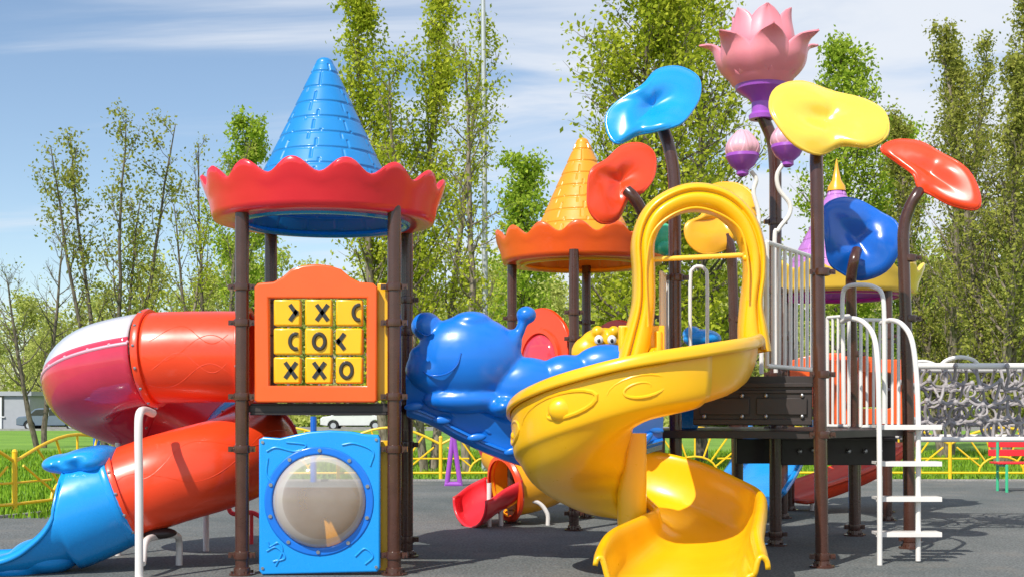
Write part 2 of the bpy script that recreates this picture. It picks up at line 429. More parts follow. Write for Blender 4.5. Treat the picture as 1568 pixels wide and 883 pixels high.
m.tube([(-3.0,12.36,0),(-3.0,12.36,1.05)],.03,12); m.tube([(-3.75,12.0,0),(-3.75,12.0,1.2)],.03,12)
m.make('support_pipes',[GRY])
m=MB(); m.ell((XX(240,10.9),10.95,.32),(.16,.12,.05)); m.make('clamp_saddle',[DECK])

# =============== FROG BRIDGE ===============
group('frog_tunnel_bridge',(.1,11.3,0))
kb=[(622,604),(660,618),(700,640),(750,663),(800,680),(860,690),(920,684),(985,664),(1015,655)]
d0=11.05
bp=cr([(XX(a,d0),d0,ZZ(b,d0)) for a,b in kb],8)
rows=[]
for p in bp:
    x,_,z=p
    rows.append([(x,d0+.10,z+.20),(x,d0-.03,z+.20),(x,d0-.06,z+.14),(x,d0-.02,z+.03),(x,d0+.03,z-.08),(x,d0+.02,z-.14),(x,d0+.06,z-.185),(x,d0+.2,z-.20),(x,d0+.55,z-.20),(x,d0+.66,z-.17),(x,d0+.70,z+.2),(x,d0+.60,z+.2),(x,d0+.55,z-.1),(x,d0+.2,z-.12),(x,d0+.12,z)])
m=MB(); m.grid(rows,0,wv=True); m.make('curved_trough',[BLU],sharp=40)
m=MB()
L=len(bp)
for i in range(4,L-3,9):
    x,_,z=bp[i]; x2,_,z2=bp[i+3]
    a=math.atan2(z2-z,x2-x)
    for s in (-1,1):
        m.ell((x+.04*s,d0-.015+.015*s,z+.045*s-.02),(.085,.02,.035),0,16,Matrix.Rotation(-a+.5*s,3,'Y'))
m.tube([(p[0],d0-.035,p[2]+.12) for p in bp],.012,6); m.tube([(p[0],d0+.0,p[2]-.10) for p in bp],.014,6)
m.make('leaf_relief',[BLU])
m=MB()
def E(px,py,rx,rz,ry,d=11.05,rot=0): 
    k=d/F; m.ell((XX(px,d),d,ZZ(py,d)),(rx*k,ry,rz*k),0,32,Matrix.Rotation(rot,3,'Y'))
E(718,548,82,66,.27); E(678,566,58,40,.21)
E(653,499,24,22,.14); E(669,517,22,20,.13); E(722,493,32,17,.18)
E(806,482,16,14,.10); E(797,504,8,24,.07,rot=.35); E(784,524,16,20,.12)
E(806,592,62,46,.20); E(868,576,46,34,.18); E(930,562,54,36,.17)
E(772,622,26,17,.26,rot=-.2); E(830,622,80,30,.18); E(640,545,14,16,.12,rot=.2); E(910,600,80,28,.18); E(716,612,70,22,.2)
o=m.make('frog_body',[BLU],sharp=0,fixn=False)
q=o.modifiers.new('r','REMESH'); q.mode='VOXEL'; q.voxel_size=.014; q.use_smooth_shade=True
q=o.modifiers.new('s','SMOOTH'); q.iterations=14; q.factor=.7
m=MB()
def line(pts,ds,r=.007): m.tube(cr([(XX(a,dd),dd,ZZ(b,dd)) for (a,b),dd in zip(pts,ds)],6),r,6)
line([(648,568),(662,575),(685,571),(700,558),(706,540)],[10.87,10.835,10.80,10.785,10.785],.008)
line([(696,500),(708,506),(722,507),(736,500)],[10.88,10.865,10.865,10.875],.007)
line([(640,506),(652,513),(666,508)],[10.93,10.915,10.92],.006)
m.make('frog_face_lines',[BLUD])

# =============== TOWER 2 (middle) ===============
T2=[(0,15.4),(.71,14.45),(1.66,15.16),(.95,16.11)]
group('play_tower',(.83,15.3,0))
m=MB()
for x,y in T2: pole(m,x,y,3.22,(.2,1.3,2.2,2.5))
m.make('steel_posts',[BRN])
roof(.86,15.4,3.15,YORT,ORA,YEL,rot=.2,H=1.55)
m=MB(); 
m.ngon([(x,y,1.45) for x,y in T2]); m.ngon([(x,y,1.37) for x,y in T2][::-1])
for i in range(4):
    a=T2[i];b=T2[(i+1)%4]; m.ngon([(*a,1.37),(*b,1.37),(*b,1.45),(*a,1.45)])
m.make('deck',[DECK])
def wallplate(name,a,b,zlo,zhi,mat,hole=None,th=.06,hump=0,marg=.08):
    a=Vector((a[0],a[1],0));b=Vector((b[0],b[1],0));u=(b-a);L=u.length;u.normalize()
    o=[(marg,zlo),(L-marg,zlo),(L-marg,zhi)]
    if hump:
        for k in range(1,12): 
            t=k/12; o.append((L-marg-(L-2*marg)*t,zhi+hump*math.sin(pi*t)**.7))
    o.append((marg,zhi))
    h=[circ(L/2,(zlo+zhi)/2+hump*.3,hole,40)] if hole else []
    ob=plate(name,o,th,a,u,(0,0,1),mat,h)
    if hole:
        n=u.cross(Vector((0,0,1)))
        m=MB(); c=a+u*(L/2)+Vector((0,0,(zlo+zhi)/2+hump*.3))
        m.lathe([(hole*math.cos(t),hole*.5*math.sin(t)) for t in [pi/2*k/10 for k in range(11)]],c,40,0,axis=n); m.make('bubble',[CLRP],sharp=0)
        m=MB(); m.lathe([(hole,.02),(hole+.01,.06),(hole+.06,.06),(hole+.07,.02)],c,40,0,axis=n); m.make('bubble_rim',[ORR])
wallplate('orange_bubble_panel',T2[0],T2[1],1.47,2.25,ORR,.32,hump=.34)
wallplate('red_panel',T2[2],T2[3],1.47,2.25,RED,hump=.25)
wallplate('yellow_panel',T2[3],T2[0],1.47,2.1,YEL,hump=.1)
m=MB(); m.ell(S(925,522,13.9),(.26,.16,.15)); m.ell(S(915,508,13.8),(.07,.08,.07)); m.ell(S(940,508,13.8),(.07,.08,.07)); m.ell(S(960,540,13.9),(.3,.14,.2)); m.ell(S(905,540,13.9),(.22,.14,.2))
o=m.make('yellow_animal_panel',[YEL],fixn=False); q=o.modifiers.new('r','REMESH'); q.voxel_size=.02; q.use_smooth_shade=True
m=MB(); m.ell(S(917,520,13.70),(.05,.03,.055),0,12); m.ell(S(937,520,13.70),(.05,.03,.055),0,12); m.make('animal_eyes',[WHT])
m=MB(); m.ell(S(917,521,13.67),(.018,.01,.022),0,12); m.ell(S(937,521,13.67),(.018,.01,.022),0,12); m.make('animal_pupils',[BLK])

group('curved_tube_slide',(.1,15.5,0))
k3=[(.5,16.0,1.75),(.2,16.6,1.55),(-.15,17.0,1.25),(-.1,17.0,.85),(.25,16.5,.64),(.45,15.9,.56),(.25,15.45,.50),(-.08,15.25,.44)]
p3=cr(k3,8)
m=MB(); m.tube(p3[24:],.36,32,0,cap=False); m.make('lower_tube',[YOR],sharp=0)
m=MB(); m.tube(p3[:25],.33,32,0,cap=False); m.make('upper_tube',[RED],sharp=0)
fz=frames(p3)
m=MB(); m.lathe([(.35,-.04),(.40,-.03),(.42,0),(.40,.03),(.35,.04)],fz[-1][0],40,0,axis=fz[-1][1])
m.make('mouth_flange',[ORR])
rows=[]
for q in cr([(-.10,15.25,.42,.40),(-.30,15.17,.32,.40),(-.44,15.02,.22,.39),(-.50,14.85,.2,.36)],6):
    b=Vector((.55,-.83,0)).normalized(); p=Vector(q[:3]); rows.append([p+b*math.sin(s)*q[3]+Vector((0,0,-math.cos(s)*.30+.10)) for s in [(-1+2*k/20)*1.7 for k in range(21)]])
m=MB(); m.grid(rows); m.make('red_exit',[RED],sharp=0,solid=.03,fixn=False)
m=MB()
for x,y in ((-.27,14.9),(-.13,15.2)):
    m.tube(cr([(x,y,0),(x,y,.25),(x,y,.52 if x<-.2 else .2)],4),.028,10)
m.tube(cr([(-.13,15.0,0),(-.12,15.0,.2),(.05,15.05,.30),(.3,15.1,.28),(.42,15.1,.15),(.43,15.1,0)],6),.026,10)
m.make('support_pipes',[GRY])

# =============== SPIRAL SLIDE ===============
C=(.98,10.3)
group('spiral_slide',(C[0],C[1],0))
ks=[(1.70,11.40,1.63,.44,.30,.34),(1.68,11.05,1.62,.44,.32,.36),(1.64,10.7,1.58,.42,.25,.38)]
def hp(th,z,hw=.375,r=.58,hi=.16,ho=.42):
    a=math.radians(th); return (C[0]+r*math.cos(a),C[1]+r*math.sin(a),z,hw,hi,ho)
ks+=[hp(0,1.55,.40,.60),hp(-35,1.49),hp(-65,1.42),hp(-95,1.34),hp(-125,1.22),hp(-155,1.09),hp(-185,.97),hp(-215,.85),hp(-245,.73),hp(-275,.61),hp(-305,.51),hp(-335,.42,ho=.38),hp(-362,.34,.40,.6,.2,.36)]
ks+=[(1.49,9.92,.26,.43,.26,.36),(1.36,9.56,.19,.47,.30,.36),(1.24,9.2,.14,.50,.32,.34),(1.17,8.85,.11,.52,.28,.30),(1.14,8.6,.10,.52,.25,.27)]
kp=cr(ks,8)
rows=[];sk_=[];N=len(kp)
def sst(x): x=min(1,max(0,x)); return x*x*(3-2*x)
for i,q in enumerate(kp):
    a=Vector(kp[max(0,i-1)][:3]);b=Vector(kp[min(N-1,i+1)][:3]);t=(b-a);t.z=0;t.normalize()
    o=Vector((0,0,1)).cross(t) ; p=Vector(q[:3]);hw,hi,ho=q[3:6]
    prof=[(-1.10,hi-.03),(-1.08,hi+.01),(-1.02,hi+.02),(-.98,hi-.03),(-.93,hi*.5),(-.84,.06),(-.6,.0),(-.25,-.02),(.2,-.02),(.55,.01),(.78,.07),(.9,.16),(.97,ho*.62),(1.0,ho-.05),(1.03,ho+.01),(1.09,ho+.02),(1.14,ho-.01),(1.15,ho-.06)]
    P2=cr([(x,h) for x,h in prof],2)
    rows.append([p+o*(x*hw)+Vector((0,0,h)) for x,h in P2])
    if 38<=i<=98:
        s=sst((i-44)/16)*sst((98-i)/14)
        pr=[(1.05,ho-.05),(1.05,ho-.12),(1.04,.16),(1.0,.07-.03*s),(.90,-.04*s+.03),(.66,-.02-.13*s),(.32,-.045-.19*s),(-.1,-.05-.22*s),(-.7,-.05-.23*s),(-1.25,-.05-.23*s)]
        sk_.append([p+o*(x*hw)+Vector((0,0,h)) for x,h in cr(pr,3)])
m=MB(); m.grid(rows); m.make('spiral_trough',[YEL],sharp=0,solid=.035,fixn=False)
m=MB(); m.grid(sk_); m.make('outer_shell',[YEL],sharp=0,solid=.02,fixn=False)
def outer(i,h,e=.0):
    i=max(0,min(N-1,i))
    q=kp[i];a=Vector(kp[max(0,i-1)][:3]);b=Vector(kp[min(N-1,i+1)][:3]);t=(b-a);t.z=0;t.normalize()
    o=Vector((0,0,1)).cross(t); s=sst((i-40)/6)*(i<98)
    x1=.90+.1*min(1,max(0,(h-.16)/.2)) if h>.1 else .62+.28*max(0,h)/.16
    x2=1.045 if h>.12 else 1.045-(.12-h)*.9
    x=x1*(1-s)+x2*s
    return Vector(q[:3])+o*(x*q[3]+.010+e)+Vector((0,0,h))
m=MB()
for i0 in (8,15,22,29,36):
    for sg,rr in ((0,.020),(3,.014)):
        pts=[outer(int(i0+sg+k),.33-.028*k-.02*math.sin(k*.7),-.010) for k in range(9)]
        pts=cr(pts,3); n_=len(pts); m.tube(pts,[.003+rr*math.sin(pi*(k/(n_-1))**.7) for k in range(n_)],10)
def scroll(ic,hc,ri,rh,turn=3.3,r=.016,e=-.004):
    pts=[]
    K=int(turn*10)
    for k in range(K+1):
        t=k*2*pi/20; f=1-.75*k/K
        ii=ic+ri*math.cos(t)*f; i0=int(math.floor(ii)); fr_=ii-i0
        pts.append(outer(i0,hc+rh*math.sin(t)*f,e).lerp(outer(i0+1,hc+rh*math.sin(t)*f,e),fr_))
    n_=len(pts); m.tube(pts,[r*(.5+.5*math.sin(pi*j/(n_-1))) for j in range(n_)],8)
scroll(57,.19,7.5,.15,2.0,.02); scroll(47,.2,4,.11,3,.014); scroll(69,.17,5,.12,2.6,.016); scroll(80,.2,4,.1,2.6,.016)
for ic,hc,rr in ((57,.19,.115),(69,.17,.05)):
    m.ell(outer(ic,hc,-.035),(rr,rr*.65,rr*.85),0,24)
m.tube([outer(i,.35,-.004) for i in range(4,126)],.012,8)
m.make('moulded_relief',[YEL],fixn=False)
m=MB(); m.cyl((C[0],C[1],0),(C[0],C[1],1.2),.12,28); m.make('centre_column',[YEL])
ak=[(965,560,.13),(975,520,.12),(985,470,.10),(986,420,.095),(985,370,.10),(1000,333,.11),(1030,311,.115),(1066,303,.12),(1105,312,.115),(1136,340,.11),(1152,380,.10),(1155,420,.09),(1150,465,.09),(1152,505,.12),(1156,540,.13)]
ap=cr([(*S(a,b,11.0),r) for a,b,r in ak],6)
rows=[]; 
for i,q in enumerate(ap):
    a=Vector(ap[max(0,i-1)][:3]);b=Vector(ap[min(len(ap)-1,i+1)][:3]);t=(b-a).normalized(); y=Vector((0,1,0)); o=t.cross(y)
    rr=q[3]; p=Vector(q[:3])
    sec=[(1,.0),(.95,.10),(.6,.17),(.1,.24),(-.5,.26),(-.9,.2),(-1,.05),(-1,-.08),(-.7,-.16),(-.45,-.17),(-.3,-.13),(-.1,-.17),(.2,-.18),(.7,-.15),(.95,-.08)]
    sec=cr(sec,2,closed=True)
    rows.append([p+o*(-x*rr)+y*d for x,d in sec])
m=MB(); m.grid(rows,0,wv=True); m.make('entrance_arch',[YEL],sharp=0)
m=MB()
m.tube(cr([S(992,500,10.80),S(990,400,10.80),S(1008,345,10.80),S(1066,318,10.80),S(1128,345,10.80),S(1145,400,10.80),S(1146,460,10.80)],8),.010,8)
m.ell(S(1142,395,10.82),(.03,.025,.03),0,12)
m.make('arch_bead',[YEL])
m=MB(); m.cyl(S(985,398,11.0),S(1152,390,11.0),.022,12); m.make('arch_crossbar',[YEL2])
m=MB()
for px in (953,972,991,1008): m.cyl(S(px,500+(px-953)*.12,10.95),S(px,560,10.95),.035,12)
m.box((XX(982,10.98),10.98,ZZ(528,10.98)),(.40,.06,.34)); m.make('arch_side_wall',[YEL],bevel=.02)

# =============== RIGHT PLATFORM ===============
group('climbing_platform',(2.7,12.2,0))
m=MB()
def slab(m,pts,z0,z1):
    m.ngon([(x,y,z1) for x,y in pts]); m.ngon([(x,y,z0) for x,y in pts][::-1])
    for i in range(len(pts)):
        a=pts[i];b=pts[(i+1)%len(pts)]; m.ngon([(*a,z0),(*b,z0),(*b,z1),(*a,z1)])
slab(m,[(1.30,11.52),(2.70,11.2),(3.0,12.4),(2.69,12.85),(1.35,12.7)],1.62,1.69)
slab(m,[(1.35,11.55),(2.70,11.19),(3.92,12.6),(3.74,13.8),(2.5,14.1),(1.4,12.8)],1.13,1.20)
m.make('decks',[DECK],bevel=.004)
m=MB(); a=Vector((XX(1062,11.45),11.45,0)); b=Vector((2.66,11.17,0)); u=(b-a).normalized(); L=(b-a).length
R=Matrix.Rotation(math.atan2(u.y,u.x),3,'Z'); n=Vector((u.y,-u.x,0))
mid=(a+b)/2
m.box(mid+Vector((0,0,1.43)),(L,.05,.36),0,R); m.box(mid+Vector((0,0,1.61))+n*.01,(L+.02,.08,.04),0,R)
for s in (-.23,.25): m.box(mid+u*s*L+n*.035+Vector((0,0,1.42)),(L*.42,.03,.15),0,R)
m.box(mid+n*.03+Vector((0,0,1.28)),(L,.03,.05),0,R); m.box(mid+n*.03+Vector((0,0,1.55)),(L,.02,.03),0,R)
m.make('riser_panel',[DECK],bevel=.006)
m=MB()
for s in (-.4,-.08,.12,.42):
    for z in (1.33,1.515): m.ell(mid+u*s*L+n*.055+Vector((0,0,z)),(.02,.02,.02),0,10)
for px,py in ((1225,690),(1245,688),(1300,690),(1325,690),(1348,690)): m.ell(S(px,py,12.98),(.025,.02,.025),0,10)
m.make('bolts',[STEEL])
m=MB(); m.box(S(1283,689,13.05),(1.18,.06,.30)); m.box(S(1283,672,13.02),(1.2,.1,.03)); m.box(S(1160,690,13.3),(.45,.06,.26)); m.make('rear_riser_panel',[DECK],bevel=.006)
m=MB()
for p in ((XX(1010,13.2),13.2,1.15),(XX(1187,12.87),12.87,1.15),(XX(1130,14),14,1.2),(XX(997,12.5),12.5,1.15),(XX(1310,13.9),13.9,1.2)): pole(m,p[0],p[1],p[2])
m.make('short_support_posts',[BRN])
def rail(name,a,b,z0,z1,nb=9,r=.014,mat=GRY,flat=False):
    m=MB(); a=Vector((*a,0));b=Vector((*b,0))
    for z in (z0,z1): m.cyl(a+Vector((0,0,z)),b+Vector((0,0,z)),r*1.3,10)
    for k in range(nb+1):
        p=a.lerp(b,k/nb); m.cyl(p+Vector((0,0,z0)),p+Vector((0,0,z1)),r*(1.3 if k in(0,nb) else 1),8)
    m.make(name,[mat])
rail('white_guard_rail',(XX(1174,11.25),11.25),(XX(1244,12.35),12.35),1.78,2.88,8,.017)
rail('white_guard_rail_lower',(XX(1267,13.2),13.2),(XX(1300,12.9),12.9),1.22,2.35,4)
rail('white_guard_rail_side',(XX(1318,12.5),12.5),(XX(1376,12.6),12.6),1.22,2.28,6)
rail('white_guard_rail_left',(XX(1012,11.3),11.3),(XX(1037,12.5),12.5),1.7,2.62,9,.013)
m=MB(); m.tube(cr([S(1057,540,12.3),S(1057,430,12.3),S(1061,412,12.3),S(1070,408,12.3),S(1079,412,12.3),S(1083,430,12.3),S(1083,540,12.3)],6),.018,10); m.make('grab_hoop',[GRY])
plate('orange_side_panel',rrect(0,1.22,1.0,1.95,.06),.05,(XX(1262,14.2),14.2,0),(1,-.1,0),(0,0,1),ORA,[rrect(.25,1.4,.75,1.8,.05)])
plate('blue_side_panel',rrect(0,1.2,.25,1.55,.03),.05,(XX(1030,12.4),12.4,0),(1,0,0),(0,0,1),BLU2)
m=MB(); m.ell(S(1075,518,13.0),(.20,.16,.10)); m.ell(S(1060,512,13.0),(.1,.12,.09)); m.make('blue_seat_panel',[BLU2])
m=MB(); m.ell(S(1012,365,13.5),(.16,.14,.17)); m.ell(S(1018,380,13.4),(.08,.1,.08)); m.make('green_ornament',[GRN])
group('ladder_with_handrails',(XX(1380,11.4),11.4,0))
m=MB()
def T(pts,r=.02,n=7): m.tube(cr([S(*p) for p in pts],n),r,12)
T([(1347,865,11.26),(1347,760,11.26),(1346,640,11.3),(1344,560,11.35),(1338,515,11.45),(1322,493,11.6),(1302,487,11.8),(1290,492,12.0)],.024)
T([(1406,858,11.45),(1406,760,11.45),(1406,640,11.45),(1403,570,11.5),(1396,520,11.55),(1382,497,11.7),(1365,490,11.9),(1350,494,12.1)],.024)
T([(1292,648,12.4),(1291,540,12.4),(1290,460,12.4),(1296,440,12.35),(1318,436,12.2),(1340,440,12.1),(1352,456,12.0),(1354,520,12.0),(1354,648,12.0)],.022)
for py in (652,708,762,816):
    a=S(1350,py,11.27); b=S(1432,py,11.48)
    mid=(a+b)/2; mid.y+=.06
    m.box(mid,((b-a).length,.16,.024),0); m.box(mid+Vector((0,-.07,-.012)),((b-a).length,.025,.036),0)
m.make('rails_and_treads',[GRY],sharp=35)

# =============== LEAF CANOPIES ===============
def canopy(outline,d,tilt,mat,polepts,polemat=BRN,name='leaf_canopy_post',folds=2,amp=.06,ph=0,clamps=(),yaw=0,spokes=3):
    cx=sum(p[0] for p in outline)/len(outline);cy=sum(p[1] for p in outline)/len(outline)
    group(name,(polepts[0][0],polepts[0][1],0))
    k=d/F; O=cr([((a-cx)*k,(cy-b)*k) for a,b in outline],8,closed=True)
    rows=[]; NR=24
    for i in range(NR+1):
        r=i/NR; row=[]
        for j,(ox,oz) in enumerate(O):
            ang=math.atan2(oz,ox)
            x=ox*r; z=oz*r
            sp=.5+.5*math.cos(spokes*ang+ph)
            h=amp*(-1.0*math.exp(-(r/.42)**2)+.55*sp*math.sin(pi*min(1,r))**2*(1-r*.4)+ .9*math.cos(folds*ang+ph)*r**2.2) -.05*(max(0,r-.82)/.18)**2*(.5+.5*math.cos(folds*ang+ph+1))
            y=d+tilt*z+yaw*x-h
            row.append((XX(cx,d)+x,y,ZZ(cy,d)+z))
        rows.append(row)
    m=MB(); m.grid(rows,0,wv=True)
    m.make('leaf_shell',[mat],sharp=0,solid=.03,fixn=False)
    m=MB(); m.tube([rows[-1][j] for j in range(0,len(O),2)],.019,8,0,closed=True); m.make('rolled_rim',[mat],sharp=0)
    m=MB(); pp=cr(polepts,6); m.tube(pp,PR,18)
    bx,by=polepts[0][:2]; pole(m,bx,by,.1,clamps)
    m.make('steel_post',[polemat])
def pb(px,d): return (XX(px,d),d,0.0)
canopy([(1180,165),(1195,130),(1240,114),(1290,132),(1330,150),(1353,175),(1350,212),(1322,230),(1285,225),(1252,238),(1215,225),(1192,198)],11.1,.55,YEL2,[pb(1259,11.1),S(1255,600,11.1),S(1251,300,11.14),S(1250,245,11.18),S(1252,222,11.24)],clamps=(.1,1.17,1.7,2.6),amp=.10,ph=.6)
canopy([(930,178),(945,157),(985,130),(1010,100),(1045,91),(1074,108),(1074,140),(1057,172),(1035,196),(1000,205),(975,208),(945,222),(932,205)],11.6,.5,BLU2,[pb(1036,11.6),S(1034,600,11.6),S(1033,330,11.6),S(1032,270,11.6),S(1026,232,11.62),S(1018,206,11.68),S(1012,190,11.76)],clamps=(.1,1.17,1.7,2.6),amp=.09,ph=2.2)
canopy([(900,300),(905,265),(930,245),(955,220),(985,214),(1005,230),(1003,265),(985,292),(962,303),(945,335),(920,342),(903,325)],12.6,.2,ORR,[pb(992,12.6),S(990,500,12.6),S(988,345,12.55),S(982,322,12.5),S(970,302,12.47),S(960,292,12.5)],amp=.07,ph=1.2,yaw=.3)
canopy([(1362,220),(1385,207),(1420,212),(1446,235),(1475,265),(1487,300),(1483,325),(1452,317),(1425,298),(1407,288),(1400,265),(1378,240)],12.6,.4,ORR,[pb(1393,12.6),S(1390,600,12.6),S(1384,400,12.6),S(1384,350,12.6),S(1392,320,12.6),S(1404,298,12.6),S(1412,286,12.68)],clamps=(.1,1.2,2.3,2.9),amp=.055,ph=.2,yaw=-.3)
canopy([(1262,320),(1290,302),(1322,305),(1352,325),(1373,345),(1372,385),(1355,415),(1320,427),(1290,415),(1270,400),(1262,360)],13.86,.1,BLUD,[pb(1308,13.86),S(1306,600,13.86),S(1303,450,13.80),S(1304,420,13.74),S(1308,398,13.70),S(1312,384,13.80)],clamps=(.1,1.2,2.0),amp=.11,ph=.5)
canopy([(1085,290),(1105,277),(1135,280),(1155,300),(1156,330),(1135,350),(1112,380),(1075,390),(1052,372),(1050,345),(1075,330)],14.2,.3,YOR,[pb(1130,14.2),S(1126,600,14.2),S(1122,430,14.2),S(1118,380,14.18),S(1112,360,14.2)],clamps=(1.2,2.4),amp=.07)

# =============== LOTUS ===============
def petal(m,c,ang,H,W,r0,rb,rt,curl,mat=0,cup=.5,z0=0):
    R=Matrix.Rotation(ang,3,'Z'); rows=[];NU=20;NV=12
    for i in range(NU+1):
        u=i/NU
        r=r0+(rb-r0)*math.sin(min(1,u*1.6)*pi/2)+ (rt-rb)*(max(0,u-.4)/.6)**2 + curl*max(0,u-.78)**2*8
        z=z0+H*(u**1.05)-.03*max(0,u-.9)*10*curl*3
        f=math.sin(pi*u**.72)**.62 if 0<u<1 else 0
        w=W*max(f,.45*(1-u))*(1 if u<1 else 0)
        row=[]
        for j in range(NV+1):
            v=j/NV*2-1
            row.append(Vector(c)+R@Vector((r-cup*w*v*v*.9-.008*math.exp(-(v/.12)**2),w*v,z)))
        rows.append(row)
    m.grid(rows,mat)
group('lotus_flower_post',(2.69,12.87,0))
m=MB(); pole(m,2.69,12.87,ZZ(172,12.87)-.62,(.12,1.2,1.75,2.6,3.3),r=.062)
lc=(XX(1166,12.87),12.87,0); zb=ZZ(138,12.87)
m.tube(cr([(2.69,12.87,ZZ(172,12.87)-.63),(2.66,12.87,ZZ(172,12.87)-.3),(lc[0],12.87,ZZ(172,12.87)-.02)],5),.062,18)
m.make('steel_post',[BRN])
m=MB(); m.lathe([(.07,-.30),(.125,-.30),(.13,-.26),(.10,-.23),(.10,-.13),(.14,-.08),(.19,-.05),(.26,.0),(.27,.04),(.24,.06),(.1,.05)],(lc[0],12.87,zb-.0),36); m.make('purple_calyx',[PUR])
m=MB()
for k in range(7): petal(m,(lc[0],12.87,zb+.0),2*pi*k/7+.22,.52,.27,.14,.45,.53,.26)
m.make('outer_petals',[PNK],sharp=0,solid=.022,fixn=False)
m=MB()
for k in range(6): petal(m,(lc[0],12.87,zb+.02),2*pi*k/6+.52,.78,.27,.10,.34,.26,.12)
m.make('inner_petals',[PNK],sharp=0,solid=.022,fixn=False)
m=MB(); m.lathe([(.02,-.02),(.20,.0),(.30,.06),(.36,.16),(.32,.28),(.001,.34)],(lc[0],12.87,zb),36); m.make('flower_bowl',[PNK])
def bud(px,py,d,stem):
    group('lotus_bud_stem',(XX(px,d),d,0)); c=S(px,py,d)
    m=MB(); 
    for k in range(6): petal(m,c+Vector((0,0,-.15)),2*pi*k/6,.34,.11,.05,.17,.04,0,cup=.35)
    m.make('bud_petals',[PNK2],sharp=0,solid=.015,fixn=False)
    m=MB(); m.lathe([(.001,-.14),(.10,-.13),(.15,-.02),(.13,.08),(.06,.15),(.001,.17)],c,24); m.make('bud_core',[PNK])
    m=MB(); m.lathe([(.03,-.26),(.06,-.24),(.06,-.20),(.12,-.15),(.165,-.07),(.16,-.04),(.14,-.05)],c,24); m.make('bud_calyx',[PUR])
    m=MB(); m.tube(cr(stem,8),.022,10); m.make('curved_stem',[GRY])
bud(1137,230,12.4,[S(1150,262,12.4),S(1158,275,12.4),S(1154,295,12.4),S(1162,330,12.4),S(1160,370,12.4),S(1166,440,12.4),S(1166,572,12.4)])
bud(1206,216,12.5,[S(1200,250,12.5),S(1190,268,12.5),S(1193,290,12.5),S(1209,312,12.5),S(1208,330,12.5),S(1192,352,12.5),S(1186,375,12.5),S(1188,570,12.5)])

# =============== TOWER 4 (violet roof) ===============
c4=(XX(1281,16.5),16.5)
group('play_tower',(c4[0],c4[1],0))
m=MB(); q4=[(c4[0]+.9*math.cos(a),c4[1]+.9*math.sin(a)) for a in (.5,.5+pi/2,.5+pi,.5+1.5*pi)]
for x,y in q4: pole(m,x,y,2.95,(1.3,2.3))
m.make('steel_posts',[BRN])
roof(c4[0],c4[1],2.86,PUR2,YEL2,MAG,rot=.1,R=1.11,H=1.46,rc=1.1)
m=MB(); m.lathe([(.12,0),(.11,.06),(.06,.14),(.025,.3),(.005,.42)],(c4[0],c4[1],4.24),20); m.make('roof_finial',[YOR])
m=MB(); m.ngon([(x,y,1.4) for x,y in q4]); m.ngon([(x,y,1.3) for x,y in q4][::-1])
for i in range(4):
    a=q4[i];b=q4[(i+1)%4]; m.ngon([(*a,1.3),(*b,1.3),(*b,1.4),(*a,1.4)])
m.make('deck',[DECK])
wallplate('red_panel',q4[2],q4[3],1.42,2.0,ORA,.25,hump=.1); wallplate('orange_panel',q4[3],q4[0],1.42,2.0,ORR,hump=.1)
def little_slide(name,a,b,mat,w=.3):
    group(name,(a[0],a[1],0)); rows=[]; a=Vector(a);b=Vector(b)
    P=cr([a,a.lerp(b,.35)+Vector((0,0,-.15)),a.lerp(b,.7)+Vector((0,0,-.1)),b],6)
    t=(b-a);t.z=0;t.normalize();o=Vector((-t.y,t.x,0))
    for p in P: rows.append([Vector(p)+o*x*w+Vector((0,0,h)) for x,h in [(-1.15,.2),(-1.05,.24),(-.95,.16),(-.8,.03),(-.3,0),(.3,0),(.8,.03),(.95,.16),(1.05,.24),(1.15,.2)]])
    m=MB(); m.grid(rows); m.make('slide_bed',[mat],sharp=0,solid=.04,fixn=False)
    m=MB()
    for p in (P[-3],P[4]): m.cyl((p[0],p[1],0),(p[0],p[1],p[2]),.03,10)
    m.make('slide_legs',[GRY])
little_slide('wave_slide',(3.7,17.4,1.0),(2.9,15.6,.15),BLU2,.42)
little_slide('wave_slide',(5.6,18.0,.9),(3.95,17.2,.12),ORR,.35)

# =============== ROPE NET CLIMBER ===============
group('rope_net_climber',(5.8,14.2,0))
dn=14.0
m=MB()
x0=XX(1404,dn); x1=x0+3.2
zt=ZZ(560,dn); zbm=ZZ(672,dn)
for dy in (0,1.3):
    m.cyl((x0,dn+dy,zt),(x1,dn+dy,zt),.035,12); m.cyl((x0,dn+dy,zbm),(x1,dn+dy,zbm),.03,12)
    m.tube(cr([(x0+.25,dn+dy,zt),(x0+.34,dn+dy,zt+.07),(x0+.48,dn+dy,zt+.10),(x0+.62,dn+dy,zt+.07),(x0+.7,dn+dy,zt)],5),.022,10)
for dy in (0,1.3): m.cyl((x1,dn+dy,0),(x1,dn+dy,zt+.1),.05,14)
m.cyl((x1,dn,zt),(x1,dn+1.3,zt),.03,10); m.cyl((x0+.02,dn,zt),(x0+.02,dn+1.3,zt),.03,10)
m.make('pipe_frame',[GRY])
rg=random.Random(3); m=MB()
